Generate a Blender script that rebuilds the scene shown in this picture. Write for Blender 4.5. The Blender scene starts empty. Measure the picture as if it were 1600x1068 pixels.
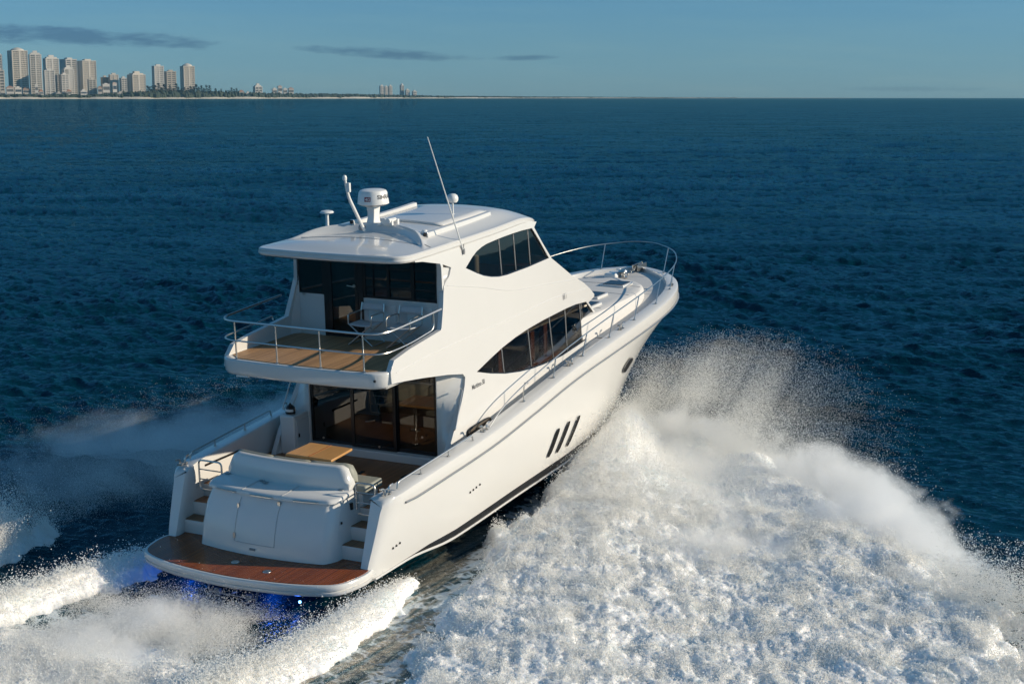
import bpy, bmesh, math, random
import numpy as np
from mathutils import Matrix, Vector
from mathutils.geometry import delaunay_2d_cdt

random.seed(7)
rng = np.random.default_rng(11)
scene = bpy.context.scene
COL = scene.collection

# ---------------------------------------------------------------- camera
CAM_H = 8.60
cam_d = bpy.data.cameras.new("camera")
cam_d.sensor_width = 36.0
cam_d.lens = 54.0
cam_d.clip_start = 0.1
cam_d.clip_end = 60000.0
cam = bpy.data.objects.new("camera", cam_d)
COL.objects.link(cam)
cam.location = (0, 0, CAM_H)
cam.rotation_euler = (math.radians(90) - math.atan(382 / 2400), 0, 0)
scene.camera = cam

# ---------------------------------------------------------------- sky, sun, exposure
SUN_AZ = math.radians(93.0)      # clockwise from +Y
SUN_EL = math.radians(20.0)
world = bpy.data.worlds.new("World")
scene.world = world
world.use_nodes = True
wt = world.node_tree
for n in list(wt.nodes):
    wt.nodes.remove(n)


def N(t, kind, **kw):
    n = t.nodes.new(kind)
    for k, v in kw.items():
        if k.startswith("i_"):
            key = k[2:]
            key = int(key) if key.isdigit() else key.replace("_", " ")
            n.inputs[key].default_value = v
        else:
            setattr(n, k, v)
    return n


def L(t, a, b):
    t.links.new(a, b)


def M_(t, op, a, b=None, c=None, clamp=False):
    n = t.nodes.new("ShaderNodeMath")
    n.operation = op
    n.use_clamp = clamp
    for i, v in enumerate((a, b, c)):
        if v is None:
            continue
        if isinstance(v, (int, float)):
            n.inputs[i].default_value = v
        else:
            t.links.new(v, n.inputs[i])
    return n.outputs[0]


def MIX(t, f, a, b, blend="MIX"):
    n = t.nodes.new("ShaderNodeMix")
    n.data_type = "RGBA"
    n.blend_type = blend
    for i, v in ((0, f), (6, a), (7, b)):
        if isinstance(v, (int, float)):
            n.inputs[i].default_value = v
        elif isinstance(v, tuple):
            n.inputs[i].default_value = v if len(v) == 4 else (*v, 1)
        else:
            t.links.new(v, n.inputs[i])
    return n.outputs[2]


sky = N(wt, "ShaderNodeTexSky", sky_type="NISHITA", sun_disc=False)
sky.sun_elevation = SUN_EL
sky.sun_rotation = SUN_AZ
sky.air_density = 1.0
sky.dust_density = 0.15
sky.ozone_density = 3.0
tc = N(wt, "ShaderNodeTexCoord")
sep = N(wt, "ShaderNodeSeparateXYZ")
L(wt, tc.outputs["Generated"], sep.inputs[0])
az = M_(wt, "MULTIPLY", M_(wt, "ARCTAN2", sep.outputs[0], sep.outputs[1]), 57.29578)
el = M_(wt, "MULTIPLY", M_(wt, "ARCSINE", sep.outputs[2]), 57.29578)
cvec = N(wt, "ShaderNodeCombineXYZ")
L(wt, M_(wt, "MULTIPLY", az, 0.55), cvec.inputs[0])
L(wt, M_(wt, "MULTIPLY", el, 2.6), cvec.inputs[1])
nz = N(wt, "ShaderNodeTexNoise", i_Scale=1.35, i_Detail=9.0, i_Roughness=0.62)
L(wt, cvec.outputs[0], nz.inputs["Vector"])


def streak(a0, e0, ra, re, skew=0.0, gain=1.0):
    """a long flat cloud about azimuth a0, elevation e0 (degrees)"""
    da = M_(wt, "DIVIDE", M_(wt, "SUBTRACT", az, a0), ra)
    ee = M_(wt, "SUBTRACT", M_(wt, "SUBTRACT", el, e0), M_(wt, "MULTIPLY", M_(wt, "SUBTRACT", az, a0), skew))
    de = M_(wt, "DIVIDE", ee, re)
    r = M_(wt, "ADD", M_(wt, "MULTIPLY", da, da), M_(wt, "MULTIPLY", de, de))
    v = M_(wt, "SUBTRACT", M_(wt, "ADD", 1.0, M_(wt, "MULTIPLY", M_(wt, "SUBTRACT", nz.outputs[0], 0.5), 3.2)), r)
    return M_(wt, "MULTIPLY", M_(wt, "MULTIPLY", v, 1.1, clamp=True), gain)


clouds = [streak(-16.0, 2.12, 5.6, 0.34, -0.042, 1.0), streak(-4.4, 1.55, 3.4, 0.20, -0.06, .95),
          streak(0.5, 1.43, 1.3, 0.12, 0.0, 0.8), streak(14.3, 0.28, 2.8, 0.10, 0.0, 0.3),
          streak(-3.2, 2.75, 6.0, 0.35, -0.05, -0.14)]
cm = clouds[0]
for c in clouds[1:4]:
    cm = M_(wt, "MAXIMUM", cm, c)
hsv = N(wt, "ShaderNodeHueSaturation")
hsv.inputs["Saturation"].default_value = 1.0
L(wt, sky.outputs[0], hsv.inputs["Color"])
tint = N(wt, "ShaderNodeValToRGB")
L(wt, M_(wt, "DIVIDE", el, 40.0, clamp=True), tint.inputs[0])
tint.color_ramp.elements[0].color = (0.335, 0.605, 1.03, 1)
tint.color_ramp.elements[1].color = (0.60, 1.06, 1.12, 1)
e_ = tint.color_ramp.elements.new(0.15)
e_.color = (0.31, 0.595, 0.87, 1)
tint.color_ramp.elements[2].position = 0.7
skyc = MIX(wt, 1.0, hsv.outputs[0], tint.outputs[0], "MULTIPLY")
SKY_CLOUD = MIX(wt, 1.0, skyc, (0.52, 0.55, 0.66), "MULTIPLY")
wv_ = N(wt, "ShaderNodeCombineXYZ")
L(wt, M_(wt, "MULTIPLY", az, 0.10), wv_.inputs[0])
L(wt, M_(wt, "ADD", M_(wt, "MULTIPLY", el, 1.15), M_(wt, "MULTIPLY", az, .035)), wv_.inputs[1])
wz = N(wt, "ShaderNodeTexNoise", i_Scale=1.3, i_Detail=7.0, i_Roughness=0.58)
L(wt, wv_.outputs[0], wz.inputs["Vector"])
wisp = M_(wt, "MULTIPLY", M_(wt, "SUBTRACT", wz.outputs[0], .46), 3.2, clamp=True)
veil_ = MIX(wt, M_(wt, "MULTIPLY", wisp, .45), skyc, MIX(wt, 1.0, skyc, (1.32, 1.14, 1.02), "MULTIPLY"))
colr = MIX(wt, cm, veil_, SKY_CLOUD)
bg = N(wt, "ShaderNodeBackground", i_Strength=0.10)
L(wt, colr, bg.inputs[0])
wo = N(wt, "ShaderNodeOutputWorld")
L(wt, bg.outputs[0], wo.inputs[0])

sun_d = bpy.data.lights.new("sun", "SUN")
sun_d.energy = 4.7
sun_d.angle = math.radians(0.5)
sun_d.color = (1.0, 0.875, 0.69)
sun = bpy.data.objects.new("sun", sun_d)
COL.objects.link(sun)
sdir = Vector((math.sin(SUN_AZ) * math.cos(SUN_EL), math.cos(SUN_AZ) * math.cos(SUN_EL), math.sin(SUN_EL)))
sun.rotation_euler = sdir.to_track_quat("Z", "Y").to_euler()
sun.location = (60, 0, 60)

scene.view_settings.view_transform = "Standard"
scene.view_settings.look = "None"
scene.view_settings.exposure = 0.0
scene.view_settings.gamma = 1.0
scene.view_settings.use_curve_mapping = False
scene.cycles.max_bounces = 10
scene.cycles.diffuse_bounces = 4
scene.cycles.glossy_bounces = 4
scene.cycles.transparent_max_bounces = 16
scene.cycles.volume_bounces = 8
scene.cycles.caustics_reflective = False
scene.cycles.caustics_refractive = False

# ---------------------------------------------------------------- the yacht's frame
# yacht axes: x forward, y to port, z up; origin on the sea under the transom
YAW, TRIM, ROLL = 0.4698354560942737, 0.06055985422002231, 0.010576356845622399
YLOC = Vector((-4.463931, 26.826541, 0.0))
Rr = Matrix.Rotation(ROLL, 3, "X")
Rt = Matrix.Rotation(-TRIM, 3, "Y")
Ry = Matrix.Rotation(math.radians(90) - YAW, 3, "Z")
YMAT = Matrix.Translation(YLOC) @ (Ry @ Rt @ Rr).to_4x4()

# ---------------------------------------------------------------- helpers
TAU = math.tau


class MB:
    """collects faces for one mesh object"""

    def __init__(s):
        s.v = []
        s.f = []
        s.m = []

    def add(s, verts, faces, mat=0):
        o = len(s.v)
        s.v += [tuple(map(float, p)) for p in verts]
        for f in faces:
            s.f.append(tuple(i + o for i in f))
            s.m.append(mat)
        return s

    def box(s, x0, x1, y0, y1, z0, z1, mat=0, taper=None):
        v = [(x, y, z) for z in (z0, z1) for y in (y0, y1) for x in (x0, x1)]
        f = [(0, 2, 3, 1), (4, 5, 7, 6), (0, 1, 5, 4), (2, 6, 7, 3), (0, 4, 6, 2), (1, 3, 7, 5)]
        return s.add(v, f, mat)

    def prism(s, poly, z0, z1, mat=0, axis="z"):
        """poly = [(a,b)...] ccw, extruded along axis"""
        def mp(a, b, c):
            return (a, b, c) if axis == "z" else ((a, c, b) if axis == "y" else (c, a, b))
        n = len(poly)
        v = [mp(a, b, z0) for a, b in poly] + [mp(a, b, z1) for a, b in poly]
        f = [tuple(range(n - 1, -1, -1)), tuple(range(n, 2 * n))]
        f += [(i, (i + 1) % n, n + (i + 1) % n, n + i) for i in range(n)]
        return s.add(v, f, mat)

    def loft(s, rings, closed=False, cap0=False, cap1=False, mat=0, mats=None):
        n = len(rings[0])
        v = [p for r in rings for p in r]
        f = []
        ml = []
        for i in range(len(rings) - 1):
            for j in range(n if closed else n - 1):
                k = (j + 1) % n
                f.append((i * n + j, i * n + k, (i + 1) * n + k, (i + 1) * n + j))
                ml.append(mats[j] if mats else mat)
        if cap0:
            f.append(tuple(range(n - 1, -1, -1)))
            ml.append(mat)
        if cap1:
            f.append(tuple((len(rings) - 1) * n + j for j in range(n)))
            ml.append(mat)
        o = len(s.v)
        s.v += [tuple(map(float, p)) for p in v]
        for q, m_ in zip(f, ml):
            s.f.append(tuple(i + o for i in q))
            s.m.append(m_)
        return s

    def tube(s, pts, r, seg=8, closed=False, mat=0, smooth=True, r1=None):
        P = [Vector(p) for p in pts]
        n = len(P)
        rings = []
        up = None
        for i in range(n):
            if closed:
                d = (P[(i + 1) % n] - P[i - 1]).normalized()
            else:
                d = (P[min(i + 1, n - 1)] - P[max(i - 1, 0)]).normalized()
            if up is None:
                up = d.orthogonal().normalized()
            up = (up - d * up.dot(d))
            up = up.normalized() if up.length > 1e-6 else d.orthogonal().normalized()
            b = d.cross(up)
            rr = r if r1 is None else r + (r1 - r) * i / (n - 1)
            rings.append([P[i] + (up * math.cos(TAU * k / seg) + b * math.sin(TAU * k / seg)) * rr for k in range(seg)])
        if closed:
            rings.append(rings[0])
            # ring twist is small for these rails
        return s.loft(rings, closed=True, cap0=not closed, cap1=not closed, mat=mat)

    def lathe(s, prof, c, seg=20, mat=0, M=None):
        rings = []
        for r, z in prof:
            ring = [Vector((r * math.cos(TAU * k / seg), r * math.sin(TAU * k / seg), z)) for k in range(seg)]
            if M is not None:
                ring = [M @ q for q in ring]
            rings.append([(q.x + c[0], q.y + c[1], q.z + c[2]) for q in ring])
        return s.loft(rings, closed=True, cap0=True, cap1=True, mat=mat)

    def build(s, name, mats, parent=None, angle=35, bevel=None, seg=2, solid=None):
        me = bpy.data.meshes.new(name)
        me.from_pydata(s.v, [], s.f)
        if not isinstance(mats, (list, tuple)):
            mats = [mats]
        for m in mats:
            me.materials.append(m)
        me.polygons.foreach_set("material_index", s.m)
        bm = bmesh.new()
        bm.from_mesh(me)
        bmesh.ops.remove_doubles(bm, verts=bm.verts, dist=1e-5)
        bmesh.ops.recalc_face_normals(bm, faces=bm.faces)
        bm.to_mesh(me)
        bm.free()
        me.polygons.foreach_set("use_smooth", [True] * len(me.polygons))
        me.set_sharp_from_angle(angle=math.radians(angle))
        o = bpy.data.objects.new(name, me)
        COL.objects.link(o)
        if parent is not None:
            o.parent = parent
        if solid:
            md = o.modifiers.new("solid", "SOLIDIFY")
            md.thickness = solid
            md.offset = -1
        if bevel:
            md = o.modifiers.new("bevel", "BEVEL")
            md.width = bevel
            md.segments = seg
            md.limit_method = "ANGLE"
            md.angle_limit = math.radians(40)
            md.harden_normals = False
        return o


def thing(name, label, cat, loc=(0, 0, 0), group=None, mat=None):
    o = bpy.data.objects.new(name, None)
    COL.objects.link(o)
    o.empty_display_size = 0.3
    if mat is not None:
        o.matrix_world = mat
    else:
        o.location = loc
    o["label"] = label
    o["category"] = cat
    if group:
        o["group"] = group
    return o


def tag(o, label=None, cat=None, group=None, kind=None):
    for k, v in (("label", label), ("category", cat), ("group", group), ("kind", kind)):
        if v:
            o[k] = v
    return o


def curve(pts, n=8, closed=False):
    """Catmull-Rom through pts"""
    P = [np.array(p, float) for p in pts]
    out = []
    m = len(P)
    rngi = range(m if closed else m - 1)
    for i in rngi:
        p0 = P[(i - 1) % m] if closed or i > 0 else 2 * P[0] - P[1]
        p1 = P[i]
        p2 = P[(i + 1) % m]
        p3 = P[(i + 2) % m] if closed or i + 2 < m else 2 * P[-1] - P[-2]
        for k in range(n):
            t = k / n
            out.append(0.5 * ((2 * p1) + (-p0 + p2) * t + (2 * p0 - 5 * p1 + 4 * p2 - p3) * t * t + (-p0 + 3 * p1 - 3 * p2 + p3) * t ** 3))
    if not closed:
        out.append(P[-1])
    return [tuple(map(float, q)) for q in out]


def rounded(pts, r, n=5):
    """polyline with rounded corners"""
    P = [Vector(p) for p in pts]
    out = [P[0]]
    for i in range(1, len(P) - 1):
        a, b, c = P[i - 1], P[i], P[i + 1]
        d1, d2 = (a - b), (c - b)
        rr = min(r, d1.length * 0.49, d2.length * 0.49)
        s, e = b + d1.normalized() * rr, b + d2.normalized() * rr
        for k in range(n + 1):
            t = k / n
            out.append(s * (1 - t) ** 2 + b * 2 * t * (1 - t) + e * t * t)
    out.append(P[-1])
    return [tuple(p) for p in out]


def inside(poly, x, y):
    c = False
    n = len(poly)
    for i in range(n):
        x1, y1 = poly[i]
        x2, y2 = poly[i - 1]
        if (y1 > y) != (y2 > y) and x < (x2 - x1) * (y - y1) / (y2 - y1) + x1:
            c = not c
    return c


def sheet(outer, holes, mp, step=0.35, mb=None, mat=0):
    """triangulated flat sheet with holes, mapped to space by mp(a,b)"""
    V = []
    E = []
    for ring in [outer] + holes:
        o = len(V)
        V += [Vector(p) for p in ring]
        E += [(o + i, o + (i + 1) % len(ring)) for i in range(len(ring))]
    xs = [p[0] for p in outer]
    ys = [p[1] for p in outer]
    x = min(xs) + step * 0.5
    while x < max(xs):
        y = min(ys) + step * 0.5
        while y < max(ys):
            if inside(outer, x, y) and not any(inside(h, x, y) for h in holes):
                V.append(Vector((x, y)))
            y += step
        x += step
    r = delaunay_2d_cdt(V, E, [], 0, 1e-5)
    vs, fs = r[0], r[2]
    keep = []
    for f in fs:
        cx = sum(vs[i][0] for i in f) / len(f)
        cy = sum(vs[i][1] for i in f) / len(f)
        if inside(outer, cx, cy) and not any(inside(h, cx, cy) for h in holes):
            keep.append(tuple(f))
    mb = mb or MB()
    mb.add([mp(v[0], v[1]) for v in vs], keep, mat)
    return mb


def slab(outer, holes, mp_out, mp_in, step=0.35, mat=0):
    """closed panel: outer skin, inner skin and the rims between them"""
    a = sheet(outer, holes, mp_out, step)
    mb = MB()
    mb.add(a.v, a.f, mat)
    b = sheet(outer, holes, mp_in, step)
    mb.add(b.v, [tuple(reversed(f)) for f in b.f], mat)
    for ring in [outer] + holes:
        n = len(ring)
        v = [mp_out(*p) for p in ring] + [mp_in(*p) for p in ring]
        mb.add(v, [(i, (i + 1) % n, n + (i + 1) % n, n + i) for i in range(n)], mat)
    return mb


def text_mesh(body, size, name, mat, mp, parent, depth=0.002, align="LEFT"):
    cu = bpy.data.curves.new(name, "FONT")
    cu.body = body
    cu.size = size
    cu.align_x = align
    cu.resolution_u = 3
    cu.offset = size * .018
    ob = bpy.data.objects.new(name + "_curve", cu)
    COL.objects.link(ob)
    bpy.context.view_layer.update()
    dg = bpy.context.evaluated_depsgraph_get()
    me0 = ob.evaluated_get(dg).to_mesh()
    vs = [mp(v.co.x, v.co.y) for v in me0.vertices]
    fs = [tuple(p.vertices) for p in me0.polygons]
    ob.evaluated_get(dg).to_mesh_clear()
    bpy.data.objects.remove(ob)
    bpy.data.curves.remove(cu)
    mb = MB()
    mb.add(vs, fs)
    return mb.build(name, mat, parent)


# ---------------------------------------------------------------- materials
def pm(name, col, rough=0.4, metal=0.0, **kw):
    m = bpy.data.materials.new(name)
    m.use_nodes = True
    b = m.node_tree.nodes["Principled BSDF"]
    b.inputs["Base Color"].default_value = (*col, 1)
    b.inputs["Roughness"].default_value = rough
    b.inputs["Metallic"].default_value = metal
    for k, v in kw.items():
        b.inputs[k.replace("_", " ")].default_value = v
    return m


def noisy(m, scale, amt, rough_amt=0.0, detail=4.0, bump=0.0, coord="Object"):
    """gentle colour / roughness variation, so no surface is perfectly even"""
    t = m.node_tree
    b = t.nodes["Principled BSDF"]
    c = tuple(b.inputs["Base Color"].default_value)[:3]
    tcn = N(t, "ShaderNodeTexCoord")
    nn = N(t, "ShaderNodeTexNoise", i_Scale=scale, i_Detail=detail, i_Roughness=0.6)
    L(t, tcn.outputs[coord], nn.inputs["Vector"])
    f = nn.outputs[0]
    L(t, MIX(t, f, tuple(max(0, x * (1 - amt)) for x in c), tuple(min(1, x * (1 + amt)) for x in c)), b.inputs["Base Color"])
    if rough_amt:
        r = b.inputs["Roughness"].default_value
        L(t, M_(t, "ADD", M_(t, "MULTIPLY", M_(t, "SUBTRACT", f, 0.5), rough_amt * 2), r), b.inputs["Roughness"])
    if bump:
        bn = N(t, "ShaderNodeBump", i_Strength=bump, i_Distance=0.01)
        L(t, f, bn.inputs["Height"])
        L(t, bn.outputs[0], b.inputs["Normal"])
    return m


GEL = noisy(pm("white_gelcoat", (0.685, 0.672, 0.645), 0.15, Coat_Weight=0.25, Coat_Roughness=0.05), 0.9, 0.02, 0.05)
NONSKID = noisy(pm("grey_nonskid", (0.64, 0.625, 0.60), 0.75), 60, 0.12, 0.0, 3.0, 0.2)
STEEL = pm("polished_steel", (0.60, 0.575, 0.54), 0.30, 1.0)
BLACK = pm("black_frame", (0.012, 0.012, 0.013), 0.25)
RUBBER = pm("black_rubber", (0.02, 0.02, 0.02), 0.6)
STRIPE = pm("dark_boot_stripe", (0.016, 0.017, 0.02), 0.25)
ANTIFOUL = noisy(pm("black_antifouling", (0.012, 0.013, 0.015), 0.35), 6, 0.5, 0.15)
CUSHION = noisy(pm("olive_grey_vinyl", (0.30, 0.30, 0.25), 0.55), 14, 0.08, 0.05)
CREAM = noisy(pm("cream_upholstery", (0.62, 0.54, 0.42), 0.7), 5, 0.08)
TIMBER = noisy(pm("cherry_timber", (0.30, 0.10, 0.035), 0.3), 3, 0.35)
FABRIC = noisy(pm("pale_grey_canvas", (0.60, 0.61, 0.62), 0.85), 40, 0.08, bump=0.1)
GREYPL = pm("grey_plastic", (0.30, 0.30, 0.30), 0.4)
RED = pm("red_badge", (0.25, 0.012, 0.03), 0.4)
SEAM = pm("pale_seam", (0.42, 0.42, 0.42), 0.5)
MATTE = pm("matte_black_recess", (0.006, 0.006, 0.007), 0.65, Specular_IOR_Level=0.2)
DIVIDER = pm("dark_grey_divider", (0.13, 0.13, 0.13), 0.45)
INK = pm("dark_lettering", (0.05, 0.05, 0.055), 0.4)
MESH = noisy(pm("bronze_mesh", (0.085, 0.062, 0.042), 0.5), 160, 0.7, bump=0.6)
VINYLW = pm("white_plastic", (0.80, 0.79, 0.76), 0.3)
CHAIN = pm("galvanised_chain", (0.35, 0.35, 0.34), 0.4, 0.8)


def teak_mat(name, base, dark, pitch, rough, gap=0.10, axis=1):
    m = bpy.data.materials.new(name)
    m.use_nodes = True
    t = m.node_tree
    b = t.nodes["Principled BSDF"]
    tcn = N(t, "ShaderNodeTexCoord")
    s = N(t, "ShaderNodeSeparateXYZ")
    L(t, tcn.outputs["Object"], s.inputs[0])
    y = M_(t, "DIVIDE", s.outputs[axis], pitch)
    fr = M_(t, "FRACT", y)
    idn = M_(t, "FLOOR", y)
    line = M_(t, "LESS_THAN", M_(t, "ABSOLUTE", M_(t, "SUBTRACT", fr, 0.5)), gap / 2)
    wn = N(t, "ShaderNodeTexWhiteNoise", noise_dimensions="1D")
    L(t, idn, wn.inputs["W"])
    mp = N(t, "ShaderNodeMapping")
    mp.inputs["Scale"].default_value = (1.5, 14, 14) if axis == 1 else (14, 1.5, 14)
    L(t, tcn.outputs["Object"], mp.inputs[0])
    g = N(t, "ShaderNodeTexNoise", i_Scale=2.0, i_Detail=6.0, i_Roughness=0.65)
    L(t, mp.outputs[0], g.inputs["Vector"])
    v = M_(t, "ADD", M_(t, "MULTIPLY", wn.outputs[0], 0.5), M_(t, "MULTIPLY", g.outputs[0], 0.6))
    c = MIX(t, v, tuple(x * 0.55 for x in base), tuple(min(1, x * 1.35) for x in base))
    L(t, MIX(t, line, c, dark), b.inputs["Base Color"])
    L(t, M_(t, "ADD", rough, M_(t, "MULTIPLY", g.outputs[0], 0.15)), b.inputs["Roughness"])
    return m


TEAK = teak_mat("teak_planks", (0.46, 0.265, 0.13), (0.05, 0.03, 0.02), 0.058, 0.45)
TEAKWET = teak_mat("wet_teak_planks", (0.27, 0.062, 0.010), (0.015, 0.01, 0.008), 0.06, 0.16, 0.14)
TABLEWOOD = teak_mat("oiled_table_wood", (0.62, 0.33, 0.12), (0.5, 0.26, 0.09), 0.5, 0.35, 0.02)


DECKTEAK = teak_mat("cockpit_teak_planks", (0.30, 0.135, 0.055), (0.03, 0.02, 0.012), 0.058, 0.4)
for m_ in (TEAKWET, TEAK):
    m_.node_tree.nodes["Principled BSDF"].inputs["Specular IOR Level"].default_value = .3


def glass_mat(name, tint, gloss=0.9):
    m = bpy.data.materials.new(name)
    m.use_nodes = True
    t = m.node_tree
    t.nodes.remove(t.nodes["Principled BSDF"])
    out = t.nodes["Material Output"]
    tr = N(t, "ShaderNodeBsdfTransparent")
    tr.inputs[0].default_value = (*tint, 1)
    gl = N(t, "ShaderNodeBsdfGlossy", i_Roughness=0.015)
    gl.inputs[0].default_value = (gloss, gloss, gloss, 1)
    fr = N(t, "ShaderNodeFresnel", i_IOR=1.75)
    mx = N(t, "ShaderNodeMixShader")
    L(t, fr.outputs[0], mx.inputs[0])
    L(t, tr.outputs[0], mx.inputs[1])
    L(t, gl.outputs[0], mx.inputs[2])
    L(t, mx.outputs[0], out.inputs[0])
    return m


GLASS = glass_mat("tinted_glass", (0.34, 0.335, 0.32))
GLASSDK = glass_mat("dark_tinted_glass", (0.22, 0.22, 0.22))

# ================================================================ the yacht
def cubic(xs, ys, x):
    """monotone-ish smooth interpolation (Catmull-Rom on a table)"""
    xs = list(xs)
    if x <= xs[0]:
        return ys[0]
    if x >= xs[-1]:
        return ys[-1]
    i = max(k for k in range(len(xs) - 1) if xs[k] <= x)
    h = xs[i + 1] - xs[i]
    t = (x - xs[i]) / h

    def sl(k):
        if k == 0:
            return (ys[1] - ys[0]) / (xs[1] - xs[0])
        if k == len(xs) - 1:
            return (ys[-1] - ys[-2]) / (xs[-1] - xs[-2])
        a = (ys[k] - ys[k - 1]) / (xs[k] - xs[k - 1])
        b = (ys[k + 1] - ys[k]) / (xs[k + 1] - xs[k])
        return 0 if a * b <= 0 else 2 * a * b / (a + b)
    m0, m1 = sl(i) * h, sl(i + 1) * h
    return ((2 * t ** 3 - 3 * t * t + 1) * ys[i] + (t ** 3 - 2 * t * t + t) * m0 + (-2 * t ** 3 + 3 * t * t) * ys[i + 1] + (t ** 3 - t * t) * m1)


BX = [0, .5, 2.5, 5, 7.5, 10, 12, 13.5, 14.8, 15.8, 16.5, 17, 17.4, 17.7, 17.88, 17.93]
BY = [2.36, 2.45, 2.48, 2.52, 2.51, 2.42, 2.34, 2.25, 2.12, 1.92, 1.66, 1.38, 1.02, .62, .27, .0]


def Bw(x):
    return cubic(BX, BY, x)


GX = [0, .5, 1.3, 2.4, 4.1, 6.2, 8.1, 10.3, 12.7, 14.4, 16, 17, 17.93]
GZ = [1.66, 1.70, 1.745, 1.81, 1.93, 2.15, 2.36, 2.48, 2.60, 2.68, 2.77, 2.83, 2.87]


def Gz(x):
    return cubic(GX, GZ, x)


def rub_drop(x):
    return cubic([0, .8, 1.3, 2.4, 4.1, 8.1, 10.3, 14.4, 17.93], [.22, .24, .275, .29, .30, .285, .305, .33, .30], x)


def Cy(x):
    return cubic([0, 3, 6, 8, 9.5, 11, 12.3, 13.5, 14.5, 15.3, 16.0, 16.2], [2.2, 2.25, 2.22, 2.15, 2.02, 1.83, 1.55, 1.22, .87, .5, .12, 0], x)


def Cz(x):
    return cubic([0, 1.2, 3, 6, 9.5, 11, 12.3, 13.5, 14.5, 15.3, 16, 16.2, 17, 17.6, 17.93], [.25, .26, .12, .15, .12, .15, .2, .35, .55, .75, .98, 1.05, 1.85, 2.38, 2.62], x)


def Kz(x):
    return cubic([0, 10, 13, 14.5, 15.5, 16.2, 17, 17.6, 17.93], [-.5, -.55, -.45, -.1, .5, 1.05, 1.85, 2.38, 2.62], x)


def stripe(x):
    return cubic([0, 1.2, 2.4, 4, 8, 12, 16, 16.2], [0.002, .004, .13, .16, .18, .15, .1, .0], x)


def hullsection(x):
    """half ring (y>0) from keel to the foot of the inner bulwark"""
    B, G, cy, cz, kz = Bw(x), Gz(x), Cy(x), Cz(x), Kz(x)
    rubz = G - rub_drop(x)
    st = stripe(x)
    P = [(0.0, kz), (cy * .55, kz + (cz - kz) * .5), (max(cy - .05, 0), cz - .02), (cy, cz)]
    sy0, sz0 = cy + .02 * min(1, cy), cz + .035
    P.append((sy0, sz0))
    sz = cz + .035 + st
    by = max(B - .03, 0)

    def top(t):
        # flare: a little hollow forward, full aft
        hol = cubic([0, 8, 12, 15, 17.93], [-.10, -.08, .02, .05, 0], x)
        y = sy0 + (by - sy0) * (t - hol * math.sin(math.pi * t) * 1.0) if by > sy0 else by
        return (y, sz0 + (rubz - sz0) * t)
    t0 = (sz - sz0) / max(rubz - sz0, 1e-3)
    for k in range(8):
        t = t0 + (1 - t0) * k / 7
        P.append(top(t))
    # rolled bulwark above the rub rail
    s = min(1.0, B / .5)
    P += [(max(B - .018 * s, 0), rubz + (G - rubz) * .25), (max(B - .010 * s, 0), rubz + (G - rubz) * .6), (max(B - .022 * s, 0), rubz + (G - rubz) * .87),
          (max(B - .075 * s, 0), G)]
    capw = cubic([0, 2, 4, 10, 16, 17.93], [.27, .27, .24, .24, .26, .3], x) * s
    yi = max(B - .085 * s - capw, 0)
    P += [(yi, G + .005), (max(yi - .02 * s, 0), G - .02)]
    zb = cubic([0, 3.7, 3.95, 17.93], [.42, .42, G - .26, G - .2], x)
    P += [(max(yi - .03 * s, 0), zb)]
    return P


def rake(x, z):
    w = max(0.0, 1 - x / 1.6)
    w = w * w * (3 - 2 * w)
    return 0.46 * max(0.0, (z - .5)) / 1.2 * w


def rk(x, y, z):
    return (x + rake(x, z), y, z)


yacht = thing("motor_yacht", "large white two-deck motor yacht speeding away through its own spray", "motor yacht", mat=YMAT)

hb = MB()
hx = [0, .06, .14, .3, .6, 1, 1.5, 2, 2.5, 3, 3.4, 3.7, 3.95, 4.4, 5, 5.6, 6.2, 6.8, 7.4, 8, 8.6, 9.2, 9.8, 10.4, 11, 11.6, 12.2, 12.8, 13.3, 13.8, 14.3, 14.8, 15.2, 15.6, 15.9, 16.2, 16.5, 16.8, 17.05, 17.3, 17.5, 17.65, 17.78, 17.87, 17.93]
zone = [2, 2, 0, 0, 1] + [0] * 30
for sgn in (1, -1):
    rings = []
    for x in hx:
        P = hullsection(x)
        ins = {0: .06, .06: .025, .14: .006}.get(x, 0)
        if ins:
            Q = []
            for i, (y, z) in enumerate(P):
                if i >= len(P) - 3:
                    Q.append((y + (ins if i != len(P) - 3 else 0), z - (ins * .7 if i == len(P) - 3 else 0)))
                else:
                    Q.append((y - ins if i > 4 else y, z - (ins * .9 if z > Gz(x) - .1 else 0)))
            P = Q
        rings.append([rk(x, sgn * y, z) for y, z in P])
    nzn = len(rings[0])
    hb.loft(rings, mats=zone[:nzn - 1])
    r0 = rings[0]
    k0 = min(i for i in range(4, nzn) if r0[i][2] >= .40)
    hb.add(r0[k0:], [tuple(range(nzn - k0))], 0)
    low = r0[:k0 + 1] + [(0, 0, .45)]
    hb.add(low, [tuple(range(len(low)))], 2)
hull = hb.build("hull", [GEL, STRIPE, ANTIFOUL], yacht, angle=42)

# thin white spray rail along the chine
for sgn in (1, -1):
    mb = MB()
    mb.tube([rk(x, sgn * (Cy(x) + .015), Cz(x) + .005) for x in np.linspace(.2, 15.6, 60)], .018, 6)
    mb.build("spray_rail", GEL, hull)
# rub rail : steel strip on a grey rubber backing
for sgn in (1, -1):
    def rubp(x, o=0.0):
        G = Gz(x)
        return rk(x, sgn * (Bw(x) - .012 + o), G - rub_drop(x))
    xs = list(np.linspace(.74, 15, 70)) + [15.5, 16, 16.4, 16.8, 17.1, 17.35, 17.55, 17.72, 17.85, 17.92]
    mb = MB()
    mb.tube([rubp(x) for x in xs], .022, 8)
    rr = mb.build("rub_rail", GREYPL, hull)
    mb = MB()
    mb.tube([rubp(x, .018) for x in xs], .010, 6)
    mb.build("steel_strip", STEEL, rr)


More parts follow.
